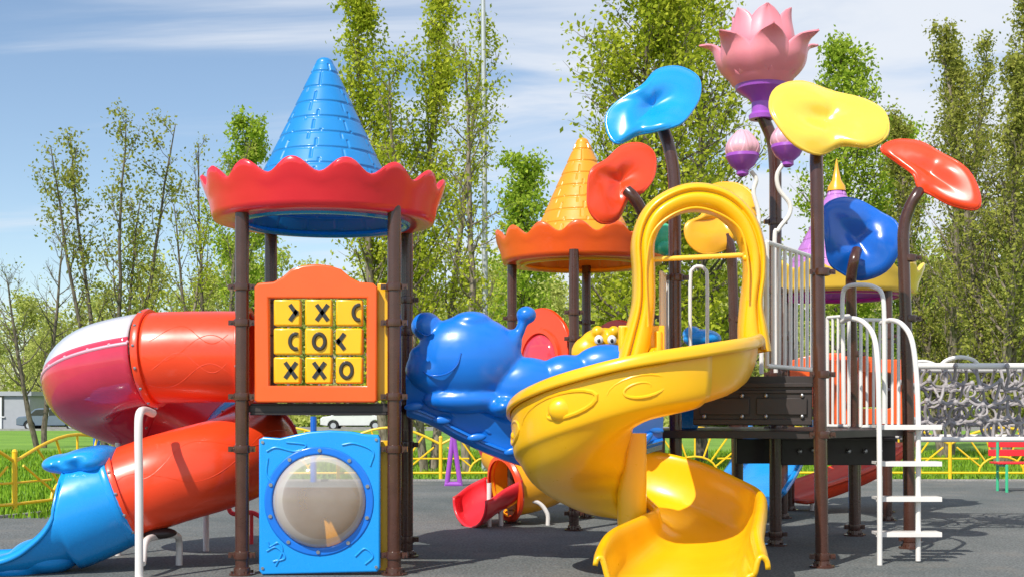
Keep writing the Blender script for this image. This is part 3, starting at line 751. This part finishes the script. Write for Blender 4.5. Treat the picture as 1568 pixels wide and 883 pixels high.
for li,dy in enumerate((.03,.45,.9,1.27)):
    nx=11; hx=(x1-x0)/nx; nz=4; hz=(zt-zbm)/nz; V_={}
    def jit(i,j):
        if (i,j) not in V_:
            zz_=zbm+hz*j; V_[(i,j)]=Vector((x0+hx*i*.5+rg.uniform(-.05,.05)+.07*li,dn+dy+rg.uniform(-.12,.12),zz_+(rg.uniform(-.06,.06) if 0<j<nz else 0)))
        return V_[(i,j)]
    for j in range(nz):
        for i in range(0,2*nx,2):
            off=(j%2)
            a=jit(i+off,j); b=jit(i+off,j+1)
            mids=[a.lerp(b,.5)+Vector((rg.uniform(-.03,.03),rg.uniform(-.03,.03),0))]
            m.tube([a,mids[0],b],.017,6)
            if j<nz-1:
                for s in (-1,1):
                    c=jit(i+off+s,j+1); 
                    m.tube([b,(b+c)/2+Vector((0,rg.uniform(-.03,.03),-.03)),c],.017,6)
            if rg.random()<.18:
                cc=a.lerp(b,.5); rr=rg.uniform(.06,.10)
                m.tube([cc+Vector((rr*math.cos(t),.02*math.sin(2*t),rr*math.sin(t))) for t in [2*pi*k/16 for k in range(16)]],.014,6,closed=True)
    for k,v in V_.items(): m.ell(v,(.030,.03,.034),0,8)
m.make('rope_mesh',[ROPE])

# =============== FENCE ===============
def fence(pts,name='yellow_fence'):
    group(name,pts[0]+(0,)); m=MB()
    for a,b in zip(pts[:-1],pts[1:]):
        a=Vector((*a,0));b=Vector((*b,0));L=(b-a).length;n=max(1,round(L/2.0));
        for k in range(n):
            p=a.lerp(b,k/n);q=a.lerp(b,(k+1)/n);w=q-p
            m.cyl(p,p+Vector((0,0,.82)),.036,10); m.ell(p+Vector((0,0,.83)),(.040,.040,.040),0,8)
            m.cyl(p+Vector((0,0,.14)),q+Vector((0,0,.14)),.022,8)
            arc=[p+w*t+Vector((0,0,.70+.33*math.sin(pi*t))) for t in [i/12 for i in range(13)]]
            m.tube(arc,.024,8)
            arc2=[p+w*(.5+.22*math.cos(t))+Vector((0,0,.14+.32*math.sin(t))) for t in [i*pi/10 for i in range(11)]]
            m.tube(arc2,.020,8)
            for i in range(1,8):
                t=i*pi/8; s=p+w*(.5+.22*math.cos(t))+Vector((0,0,.14+.32*math.sin(t))); 
                tt=.5+.47*math.cos(t); e=p+w*tt+Vector((0,0,min(.70+.33*math.sin(pi*tt),.14+1.05*math.sin(t)+.1)))
                m.tube([s,e],.018,6)
            m.cyl(p+w*.0+Vector((0,0,.42)),p+w*.28+Vector((0,0,.42)),.016,6); m.cyl(p+w*.72+Vector((0,0,.42)),q+Vector((0,0,.42)),.016,6)
        m.cyl(b,b+Vector((0,0,.82)),.036,10)
    m.make('fence_bars',[FYEL],sharp=40)
fence([(-8.2,13.6),(-6.55,16.6),(-5.9,19.5),(-5.4,24.6)])
fence([(-5.4,24.6),(0.6,24.8),(6.6,24.8),(14.6,24.6)])

group('climbing_arch',(-1,24,0))
m=MB()
for px,dx in ((689,-.12),(700,.12)): m.cyl((XX(px,22.8)+dx*.5,22.8,0),(XX(694,22.8),22.8,.95),.045,12)
m.cyl((XX(682,22.8),22.8,.03),(XX(706,22.8),22.8,.03),.05,12)
m.make('legs',[PUR])
m=MB(); m.cyl((XX(148,22),22,0),(XX(148,22),22,1.0),.06,12); m.cyl((XX(480,24),24,0),(XX(480,24),24,1.25),.06,12); m.make('blue_posts',[BLUD])
group('spring_rider_handle',(XX(355,13),13,0))
m=MB(); m.tube(cr([S(350,752,13),S(350,775,13),S(358,786,13),S(385,784,13),S(402,792,13)],6),.025,10); m.tube([S(385,784,13),(XX(385,13),13,0)],.02,10); m.make('bent_pipe',[RED])
group('park_bench',(XX(1560,21),21,0))
m=MB(); x=XX(1560,21)
for dx in (-.2,1.2):
    for dy in (0,.4): m.cyl((x+dx,21+dy,0),(x+dx,21+dy,.45 if dy==0 else .85),.025,8)
    m.cyl((x+dx,21,.45),(x+dx,21.4,.45),.025,8)
m.make('green_legs',[GRN])
m=MB()
for k in range(3): m.box((x+.5,21.05+k*.14,.49),(1.7,.11,.035))
for k in range(2): m.box((x+.5,21.42,.65+k*.15),(1.7,.03,.11))
m.make('red_slats',[RED],bevel=.008)
group('light_mast',(XX(742,28),28,0))
m=MB(); x=XX(743,28); m.tube([(x,28,0),(x,28,3),(x-.02,28,7),(x-.06,28,12)],[.085,.07,.058,.045],12)
for z in (1.5,3.2,5,6.8,8.5): m.lathe([(.06,-.05),(.085,-.04),(.085,.04),(.06,.05)],(x-.01*z/3,28,z),12)
m.make('mast_tube',[GALV])
m=MB(); m.box((x+.02,27.98,11.9),(.5,.2,.12)); m.make('lamp_head',[GALV],bevel=.02)
def car(px,d,mat,yaw=0,L=4.4):
    group('parked_car',(XX(px,d),d,0)); cx=XX(px,d)
    body=[(-2.2,.35),(-2.2,.75),(-2.05,.88),(-1.55,.93),(-1.0,1.38),(-.7,1.44),(.5,1.44),(.8,1.38),(1.35,.95),(2.0,.84),(2.2,.68),(2.2,.35),(1.75,.28)]
    for wx in (1.35,-1.35):
        body+= [(wx+.36*math.cos(t),.30+.36*math.sin(t)) for t in [pi*k/8 for k in range(9)]]
    body.append((-1.8,.28))
    plate('body',body,1.7,(cx,d,0),(1,0,0),(0,0,1),mat,bev=.06)
    plate('windows',[(-1.35,.95),(-.92,1.33),(.45,1.37),(.72,1.32),(1.15,.97)],1.73,(cx,d,0),(1,0,0),(0,0,1),CGL,bev=.01)
    m=MB()
    for wx in (1.35,-1.35):
        for y in (-.78,.78): m.cyl((cx+wx,d+y-.1,.31),(cx+wx,d+y+.1,.31),.31,20)
    m.make('tyres',[TYR])
    m=MB()
    for wx in (1.35,-1.35):
        m.cyl((cx+wx,d-.90,.31),(cx+wx,d-.87,.31),.18,14)
    m.box((cx+2.12,d-.6,.66),(.12,.35,.14)); m.box((cx-2.12,d-.6,.72),(.12,.35,.14)); m.box((cx-.1,d-.875,1.15),(.06,.02,.4)); m.make('hubs_lights_pillars',[GALV])
car(84,82,CARP); car(545,82,CARW)
def bldg(name,x,y,w,dp,h,wall,fl):
    group(name,(x,y,0)); m=MB(); m.box((x,y,h/2),(w,dp,h)); m.box((x,y,h+.15),(w+.4,dp+.4,.3)); m.make('walls_and_parapet',[wall])
    m=MB(); n=int(w/3)
    for f in range(fl):
        for k in range(n):
            m.box((x-w/2+(k+.5)*w/n,y-dp/2-.02,1.6+f*h/fl),(1.4,.1,1.4))
    m.make('windows',[CGL]); m=MB()
    for f in range(fl):
        for k in range(n): m.box((x-w/2+(k+.5)*w/n,y-dp/2-.04,.82+f*h/fl),(1.6,.16,.08))
    m.box((x,y-dp/2-.06,1.1),(1.2,.1,2.2)); m.make('sills_and_door',[WHT])
WALL=plastic('plaster_wall',(.42,.36,.30),rough=.9,coat=0); WALL2=plastic('grey_wall',(.38,.4,.42),rough=.9,coat=0)
bldg('kiosk_building',XX(8,90),90,5,4,2.3,WALL2,1)
bldg('apartment_block',-30,170,40,14,9,WALL,3)

# =============== GROUND ===============
CUR[0]=None
def sheet(name,pts,z,mat,cuts=0):
    m=MB(); m.ngon([(x,y,z) for x,y in pts]); return m.make(name,[mat])
def gmat(name,cols,scale,detail=8,bump=.3,fine=60,rough=.9,dist=.02,lo=.6,hi=1.3,fw=.8,stain=0):
    m,nt,b=newmat(name); tc=nt.nodes.new('ShaderNodeTexCoord')
    n=nt.nodes.new('ShaderNodeTexNoise'); n.inputs['Scale'].default_value=scale; n.inputs['Detail'].default_value=detail; n.inputs['Roughness'].default_value=.65
    f=nt.nodes.new('ShaderNodeTexNoise'); f.inputs['Scale'].default_value=fine; f.inputs['Detail'].default_value=3
    for q in (n,f): nt.links.new(tc.outputs['Object'],q.inputs['Vector'])
    r=nt.nodes.new('ShaderNodeValToRGB'); r.color_ramp.elements[0].position=.3; r.color_ramp.elements[1].position=.7
    r.color_ramp.elements[0].color=(*cols[0],1); r.color_ramp.elements[1].color=(*cols[1],1)
    nt.links.new(n.outputs['Fac'],r.inputs[0])
    mx=nt.nodes.new('ShaderNodeMix'); mx.data_type='RGBA'; mx.blend_type='MULTIPLY'; mx.inputs[0].default_value=fw
    r2=nt.nodes.new('ShaderNodeValToRGB'); r2.color_ramp.elements[0].position=.35; r2.color_ramp.elements[1].position=.65
    r2.color_ramp.elements[0].color=(lo,lo,lo,1); r2.color_ramp.elements[1].color=(hi,hi,hi,1)
    nt.links.new(f.outputs['Fac'],r2.inputs[0]); nt.links.new(r.outputs[0],mx.inputs[6]); nt.links.new(r2.outputs[0],mx.inputs[7])
    out=mx.outputs[2]
    if stain:
        s=nt.nodes.new('ShaderNodeTexNoise'); s.inputs['Scale'].default_value=1.3; s.inputs['Detail'].default_value=10; s.inputs['Roughness'].default_value=.7; nt.links.new(tc.outputs['Object'],s.inputs['Vector'])
        r3=nt.nodes.new('ShaderNodeValToRGB'); r3.color_ramp.elements[0].position=.52; r3.color_ramp.elements[1].position=.68
        r3.color_ramp.elements[0].color=(0,0,0,1); r3.color_ramp.elements[1].color=(1,1,1,1); nt.links.new(s.outputs['Fac'],r3.inputs[0])
        mm=nt.nodes.new('ShaderNodeMath'); mm.operation='MULTIPLY'; mm.inputs[1].default_value=stain; nt.links.new(r3.outputs[0],mm.inputs[0])
        m2=nt.nodes.new('ShaderNodeMix'); m2.data_type='RGBA'; nt.links.new(mm.outputs[0],m2.inputs[0]); nt.links.new(out,m2.inputs[6]); m2.inputs[7].default_value=(.23,.20,.165,1); out=m2.outputs[2]
    nt.links.new(out,b.inputs['Base Color']); b.inputs['Roughness'].default_value=rough
    bp=nt.nodes.new('ShaderNodeBump'); bp.inputs['Strength'].default_value=bump; bp.inputs['Distance'].default_value=dist
    nt.links.new(f.outputs['Fac'],bp.inputs['Height']); nt.links.new(bp.outputs[0],b.inputs['Normal'])
    return m
RUB=gmat('rubber_paving',((.085,.100,.098),(.165,.17,.165)),.45,bump=.5,fine=45,lo=.45,hi=1.5,stain=.35)
GRS=gmat('grass_ground',((.11,.25,.02),(.24,.42,.04)),.35,bump=.8,fine=25,dist=.05)
ASP=gmat('asphalt',((.05,.05,.052),(.08,.08,.082)),.6)
CON=gmat('concrete_kerb',((.25,.24,.23),(.36,.35,.33)),2)
sheet('grass_ground',[(-1500,-300),(1500,-300),(1500,2500),(-1500,2500)],0,GRS)
sheet('rubber_paving',[(-9,-5),(16,-5),(16,24.3),(-5.1,24.3),(-5.7,19.4),(-6.3,16.5),(-8.0,13.4),(-9,12)],.004,RUB)
m=MB(); m.box((0,80.2,.06),(300,.2,.13)); m.box((0,88.2,.06),(300,.2,.13)); m.make('road_kerb',[CON])
sheet('road',[(-150,80.3),(150,80.3),(150,88.1),(-150,88.1)],.004,ASP)
m=MB()
for a,b in (((-5.1,24.3),(16,24.3)),((-5.7,19.4),(-5.1,24.3)),((-6.3,16.5),(-5.7,19.4)),((-8,13.4),(-6.3,16.5))):
    a=Vector((*a,.01));b=Vector((*b,.01)); u=b-a; R=Matrix.Rotation(math.atan2(u.y,u.x),3,'Z'); m.box((a+b)/2,(u.length,.08,.06),0,R)
m.make('paving_edge_kerb',[CON])

# =============== VEGETATION ===============
def mesh_np(name,V,Fq,M,mats):
    me=bpy.data.meshes.new(name); nV=len(V);nF=len(Fq)
    me.vertices.add(nV); me.vertices.foreach_set('co',V.astype(np.float32).ravel())
    me.loops.add(nF*4); me.loops.foreach_set('vertex_index',Fq.astype(np.int32).ravel())
    me.polygons.add(nF); me.polygons.foreach_set('loop_start',np.arange(0,nF*4,4,dtype=np.int32)); 
    me.polygons.foreach_set('material_index',M.astype(np.int32))
    for q in mats: me.materials.append(q)
    me.update(calc_edges=True); me.validate(); return me
def npl_tube(pts,rad,n,VV,FF,off):
    P=np.array(pts);L=len(P);T=np.gradient(P,axis=0);T/=np.linalg.norm(T,axis=1)[:,None]+1e-9
    ref=np.array([1,0,0]) if abs(T[0][2])>.7 else np.array([0,0,1]); A=np.cross(T,ref);A/=np.linalg.norm(A,axis=1)[:,None]+1e-9;B=np.cross(T,A)
    a=np.arange(n)*2*pi/n
    V=P[:,None,:]+(A[:,None,:]*np.cos(a)[None,:,None]+B[:,None,:]*np.sin(a)[None,:,None])*np.array(rad)[:,None,None]
    VV.append(V.reshape(-1,3)); i=np.arange(L-1)[:,None]*n; j=np.arange(n)[None,:]; j2=(j+1)%n
    FF.append(np.stack([i+j,i+j2,i+n+j2,i+n+j],-1).reshape(-1,4)+off); return off+L*n
def gen_tree(seed,H,spread,stems=1,nl=40,start=.2,up=.6,nt_=6,lpt=20,ls=.09,tr=.12,shape='oval',leaf=1.,clump=.16):
    rs=np.random.RandomState(seed); VV=[];FF=[];off=0; LC=[]
    for s in range(stems):
        az=2*pi*s/stems+rs.rand(); lean=(.0 if stems==1 else .10+.08*rs.rand())
        h=H*(1 if s==0 else .75+.25*rs.rand()); n=12; t=np.linspace(0,1,n)
        wob=np.cumsum(rs.randn(n,2)*.035*H/10,axis=0); wob[0]=0
        P=np.stack([np.cos(az)*(lean*h*t**.9+.12*(stems>1))+wob[:,0],np.sin(az)*(lean*h*t**.9+.12*(stems>1))+wob[:,1],h*t],-1)
        r0=tr/(stems**.4); R=r0*(1-t)**.8+.012
        off=npl_tube(P,R,8,VV,FF,off)
        nb=nl//stems
        for k in range(nb):
            tt=start+(1-start)*((k+rs.rand())/nb); 
            if tt>.985: tt=.985
            idx=tt*(n-1); i=int(idx); f=idx-i; p0=P[i]*(1-f)+P[min(n-1,i+1)]*f
            q=(tt-start)/(1-start)
            if shape=='oval': Ls=spread*(.35+.65*math.sin(pi*min(1,.15+q*.8)))*(1-.35*q)
            elif shape=='column': Ls=spread*(.6+.4*math.sin(pi*q))*(1-.75*q**1.5)
            else: Ls=spread*(1-.6*q)
            Ls*=.65+.6*rs.rand()
            a=rs.rand()*2*pi; e=up*(.7+.5*rs.rand())
            d=np.array([math.cos(a)*math.cos(e),math.sin(a)*math.cos(e),math.sin(e)])
            m=6; pts=[p0]
            for j in range(m-1):
                d=d+rs.randn(3)*.13+np.array([0,0,.07+.10*up]); d/=np.linalg.norm(d); pts.append(pts[-1]+d*Ls/(m-1))
            pts=np.array(pts); rb=max(.010,R[i]*.42*min(1,Ls))
            off=npl_tube(pts,np.linspace(rb,.006,m),5,VV,FF,off)
            lf=rs.rand()*1.3+.35   # some limbs fuller than others
            for w in range(nt_):
                u=.2+.8*rs.rand(); ii=u*(m-1); i0=min(m-2,int(ii)); b0=pts[i0]*(1-(ii-i0))+pts[i0+1]*(ii-i0)
                dd=(pts[i0+1]-pts[i0]); dd/=np.linalg.norm(dd); dd=dd+rs.randn(3)*.55+np.array([0,0,.25*up]); dd/=np.linalg.norm(dd)
                tl=Ls*(.22+.25*rs.rand())
                tp=np.array([b0,b0+dd*tl*.5+rs.randn(3)*.03,b0+dd*tl+rs.randn(3)*.06])
                off=npl_tube(tp,[.008,.006,.003],3,VV,FF,off)
                nlv=rs.poisson(lpt*lf*leaf*(.3+1.4*rs.rand()))
                if nlv: 
                    uu=rs.rand(nlv,1)**.7; c=tp[0]*(1-uu)+tp[2]*uu+rs.randn(nlv,3)*clump*np.array([1,1,.9]); LC.append(c)
    V=np.concatenate(VV);Fq=np.concatenate(FF);M=np.zeros(len(Fq),int)
    if LC:
        C_=np.concatenate(LC); n=len(C_)
        a=rs.randn(n,3);a/=np.linalg.norm(a,axis=1)[:,None]; b=np.cross(a,rs.randn(n,3)); b/=np.linalg.norm(b,axis=1)[:,None]
        sz=ls*(.55+.8*rs.rand(n,1)); q=np.stack([C_-a*sz*.62,C_+b*sz*.36,C_+a*sz*.62,C_-b*sz*.36],1)
        base=len(V); V=np.concatenate([V,q.reshape(-1,3)]); fq=np.arange(n*4).reshape(-1,4)+base
        Fq=np.concatenate([Fq,fq]); M=np.concatenate([M,np.ones(n,int)])
    return V,Fq,M
def tree(name,px,d,top,mats,rot=0,**k):
    H=ZZ(top,d); V,Fq,M=gen_tree(H=H,**k); me=mesh_np(name,V,Fq,M,mats)
    o=bpy.data.objects.new(name,me); o.location=(XX(px,d),d,0); o.rotation_euler[2]=rot; scene.collection.objects.link(o); return me
tree('willow_tree',172,34,185,[BRK,LF3],seed=1,spread=1.5,stems=5,nl=70,start=.2,up=.95,nt_=7,lpt=14,ls=.085,tr=.13)
tree('bare_tree',62,45,355,[BRK,LF3],seed=2,spread=1.9,stems=2,nl=44,start=.25,up=.7,nt_=9,lpt=1,ls=.07,tr=.13)
tree('birch_tree',258,38,320,[BRKL,LF1],seed=3,spread=1.2,stems=2,nl=40,up=.9,nt_=6,lpt=12,ls=.08,tr=.10)
tree('willow_tree',325,40,215,[BRK,LF3],seed=4,spread=1.5,stems=3,nl=60,up=1.0,nt_=6,lpt=5,ls=.08,tr=.12)
tree('maple_tree',378,52,190,[BRK,LF2],seed=5,spread=2.2,nl=60,start=.3,up=.6,nt_=7,lpt=28,ls=.13,tr=.16)
tree('poplar_tree',600,30,-25,[BRKL,LF1],seed=6,spread=1.9,stems=2,nl=140,start=.12,up=.9,nt_=9,lpt=18,ls=.09,tr=.16,shape='column')
tree('poplar_tree',655,28,40,[BRKL,LF1],seed=16,spread=1.7,stems=2,nl=60,start=.1,up=.9,nt_=8,lpt=12,ls=.08,tr=.12)
tree('birch_tree',715,27,75,[BRKL,LF1],seed=8,spread=1.25,stems=1,nl=40,start=.2,up=.5,nt_=7,lpt=7,ls=.08,tr=.09)
tree('maple_tree',805,70,255,[BRK,LF2],seed=9,spread=3.0,nl=70,start=.1,up=.7,nt_=7,lpt=25,ls=.2,tr=.2,clump=.3)
tree('linden_tree',985,28,-35,[BRK,LF1],seed=10,spread=2.6,stems=1,nl=115,start=.12,up=.5,nt_=10,lpt=21,ls=.10,tr=.17)
tree('linden_tree',1075,33,-10,[BRK,LF1],seed=11,spread=2.7,stems=1,nl=95,start=.15,up=.6,nt_=9,lpt=18,ls=.10,tr=.16)
tree('maple_tree',1290,38,75,[BRK,LF2],seed=12,spread=2.3,stems=1,nl=80,start=.15,up=.65,nt_=8,lpt=24,ls=.11,tr=.16)
tree('maple_tree',1375,42,190,[BRK,LF2],seed=13,spread=1.9,stems=1,nl=60,start=.15,up=.7,nt_=8,lpt=20,ls=.11,tr=.14)
tree('lombardy_poplar_tree',1450,36,55,[BRKL,LF3],seed=14,spread=2.1,stems=3,nl=180,start=.06,up=1.0,nt_=10,lpt=13,ls=.085,tr=.2,shape='column',clump=.12)
tree('lombardy_poplar_tree',1538,31,-10,[BRKL,LF3],seed=15,spread=2.0,stems=3,nl=180,start=.06,up=1.0,nt_=10,lpt=13,ls=.085,tr=.2,shape='column',clump=.12)
rs=np.random.RandomState(5); VV=[];FF=[];MM=[];o_=0
protos=[gen_tree(seed=50+i,H=10,spread=2.6+.4*i,stems=1+(i%2),nl=36,start=.10,up=.75,nt_=5,lpt=(7,18,24,13)[i],ls=.24,tr=.16,clump=.34) for i in range(4)]
for k in range(92):
    px=-60+k*19+rs.uniform(-15,15); d=rs.uniform(92,130); V,Fq,M=protos[rs.randint(4)]
    top=rs.uniform(390,520)
    if 420<px<560: top=rs.uniform(360,450)
    if 740<px<960: top=rs.uniform(350,470)
    if px>1380: top=rs.uniform(330,480)
    if px<130: top=rs.uniform(450,560)
    s=ZZ(top,d)/10; a=rs.rand()*6.3; R=np.array([[math.cos(a),-math.sin(a),0],[math.sin(a),math.cos(a),0],[0,0,1]])
    VV.append((V@R.T)*np.array([s*1.0,s*1.0,s])+np.array([XX(px,d),d,0])); FF.append(Fq+o_); MM.append(M); o_+=len(V)
me=mesh_np('distant_tree_line',np.concatenate(VV),np.concatenate(FF),np.concatenate(MM),[BRKL,LF4])
o=bpy.data.objects.new('distant_tree_line',me); scene.collection.objects.link(o)
def scatter_leaves(name,centers,sz,mat,seed=1,flat=False):
    r=np.random.RandomState(seed); n=len(centers); a=r.randn(n,3);a/=np.linalg.norm(a,axis=1)[:,None]; b=np.cross(a,r.randn(n,3)); b/=np.linalg.norm(b,axis=1)[:,None]
    s=sz*(.6+.8*r.rand(n,1)); q=np.stack([centers-a*s*.6,centers+b*s*.4,centers+a*s*.6,centers-b*s*.4],1)
    me=mesh_np(name,q.reshape(-1,3),np.arange(n*4).reshape(-1,4),np.zeros(n,int),[mat]); o=bpy.data.objects.new(name,me); scene.collection.objects.link(o)
n=55000; x=rs.uniform(-75,75,n); hh=2.4+1.3*np.sin(x*.45)+.9*np.sin(x*1.3+1); C_=np.stack([x,100+rs.randn(n)*1.2,np.abs(rs.rand(n))*np.clip(hh,.7,4.5)],1)
scatter_leaves('distant_hedge',C_,.46,LF4,3)
n=70000; y=15+26*rs.rand(n)**1.3; x=rs.uniform(-1,1,n)*(.46*y)
keep=(y>24.9)|((x<-6.2-(24.5-y)*-.06)&(y>16))|((x<-7.6)&(y>14.6))
x=x[keep];y=y[keep];n=len(x); h=.04+.09*rs.rand(n); a=rs.rand(n)*6.3; w=.018
b0=np.stack([x-w*np.cos(a),y-w*np.sin(a),0*x],1);b1=np.stack([x+w*np.cos(a),y+w*np.sin(a),0*x],1); tx=rs.randn(n)*.02
t1=np.stack([x+tx+.004,y,h],1);t0=np.stack([x+tx-.004,y,h],1)
me=mesh_np('grass_tufts',np.stack([b0,b1,t1,t0],1).reshape(-1,3),np.arange(n*4).reshape(-1,4),np.zeros(n,int),[GRB]); scene.collection.objects.link(bpy.data.objects.new('grass_tufts',me))

# =============== LIGHT ===============
sv=Vector((-.55,-.83,0)).normalized(); el=math.radians(47); sd=Vector((sv.x*math.cos(el),sv.y*math.cos(el),math.sin(el)))
sl=bpy.data.lights.new('sun','SUN'); sl.energy=5.0; sl.angle=math.radians(.5); sl.color=(1,.95,.87)
so=bpy.data.objects.new('sun',sl); so.rotation_euler=sd.to_track_quat('Z','Y').to_euler(); so.location=(-10,-10,20); scene.collection.objects.link(so)
w=bpy.data.worlds.new('World'); scene.world=w; w.use_nodes=True; nt=w.node_tree; bg=nt.nodes['Background']; bg.inputs[1].default_value=.15
sk=nt.nodes.new('ShaderNodeTexSky'); sk.sky_type='NISHITA'; sk.sun_disc=False; sk.sun_elevation=el; sk.sun_rotation=math.atan2(sd.x,sd.y); sk.air_density=1.0; sk.dust_density=.3; sk.ozone_density=1.8
tc=nt.nodes.new('ShaderNodeTexCoord'); sp=nt.nodes.new('ShaderNodeSeparateXYZ'); nt.links.new(tc.outputs['Generated'],sp.inputs[0])
def mth(op,a,b=None,c=None):
    n=nt.nodes.new('ShaderNodeMath'); n.operation=op
    for i,v in enumerate((a,b,c)):
        if v is None: continue
        if isinstance(v,(int,float)): n.inputs[i].default_value=v
        else: nt.links.new(v,n.inputs[i])
    return n.outputs[0]
zz=mth('ADD',mth('MAXIMUM',sp.outputs[2],0),.22)
u=mth('DIVIDE',sp.outputs[0],zz); v=mth('DIVIDE',sp.outputs[1],zz)
cb=nt.nodes.new('ShaderNodeCombineXYZ'); nt.links.new(u,cb.inputs[0]); nt.links.new(v,cb.inputs[1])
mp=nt.nodes.new('ShaderNodeMapping'); mp.inputs['Rotation'].default_value=(0,0,.35); mp.inputs['Scale'].default_value=(.7,2.3,1); nt.links.new(cb.outputs[0],mp.inputs[0])
n1=nt.nodes.new('ShaderNodeTexNoise'); n1.inputs['Scale'].default_value=1.6; n1.inputs['Detail'].default_value=9; n1.inputs['Roughness'].default_value=.55; n1.inputs['Distortion'].default_value=.5; nt.links.new(mp.outputs[0],n1.inputs['Vector'])
nsh=mth('MULTIPLY_ADD',n1.outputs['Fac'],1.7,-.37)
side=mth('MULTIPLY_ADD',u,.42,.11)
horiz=mth('MULTIPLY',mth('POWER',mth('SUBTRACT',1,mth('MAXIMUM',sp.outputs[2],0)),7),.48)
fac=mth('ADD',mth('ADD',nsh,side),horiz)
mr=nt.nodes.new('ShaderNodeMapRange'); mr.interpolation_type='SMOOTHSTEP'; mr.inputs[1].default_value=.40; mr.inputs[2].default_value=.98; mr.inputs[3].default_value=.02; mr.inputs[4].default_value=.95; nt.links.new(fac,mr.inputs[0])
mx=nt.nodes.new('ShaderNodeMix'); mx.data_type='RGBA'; nt.links.new(mr.outputs[0],mx.inputs[0]); nt.links.new(sk.outputs[0],mx.inputs[6]); mx.inputs[7].default_value=(5.6,5.9,6.4,1)
nt.links.new(mx.outputs[2],bg.inputs[0])
scene.view_settings.view_transform='Standard'; scene.view_settings.look='None'; scene.view_settings.exposure=0
cam=bpy.data.cameras.new('camera'); co=bpy.data.objects.new('camera',cam); scene.collection.objects.link(co); scene.camera=co
co.location=(0,0,EYE); co.rotation_euler=(pi/2,0,0); cam.sensor_width=36; cam.lens=36*F/1568; cam.shift_y=(HY-441.5)/1568; cam.clip_end=4000
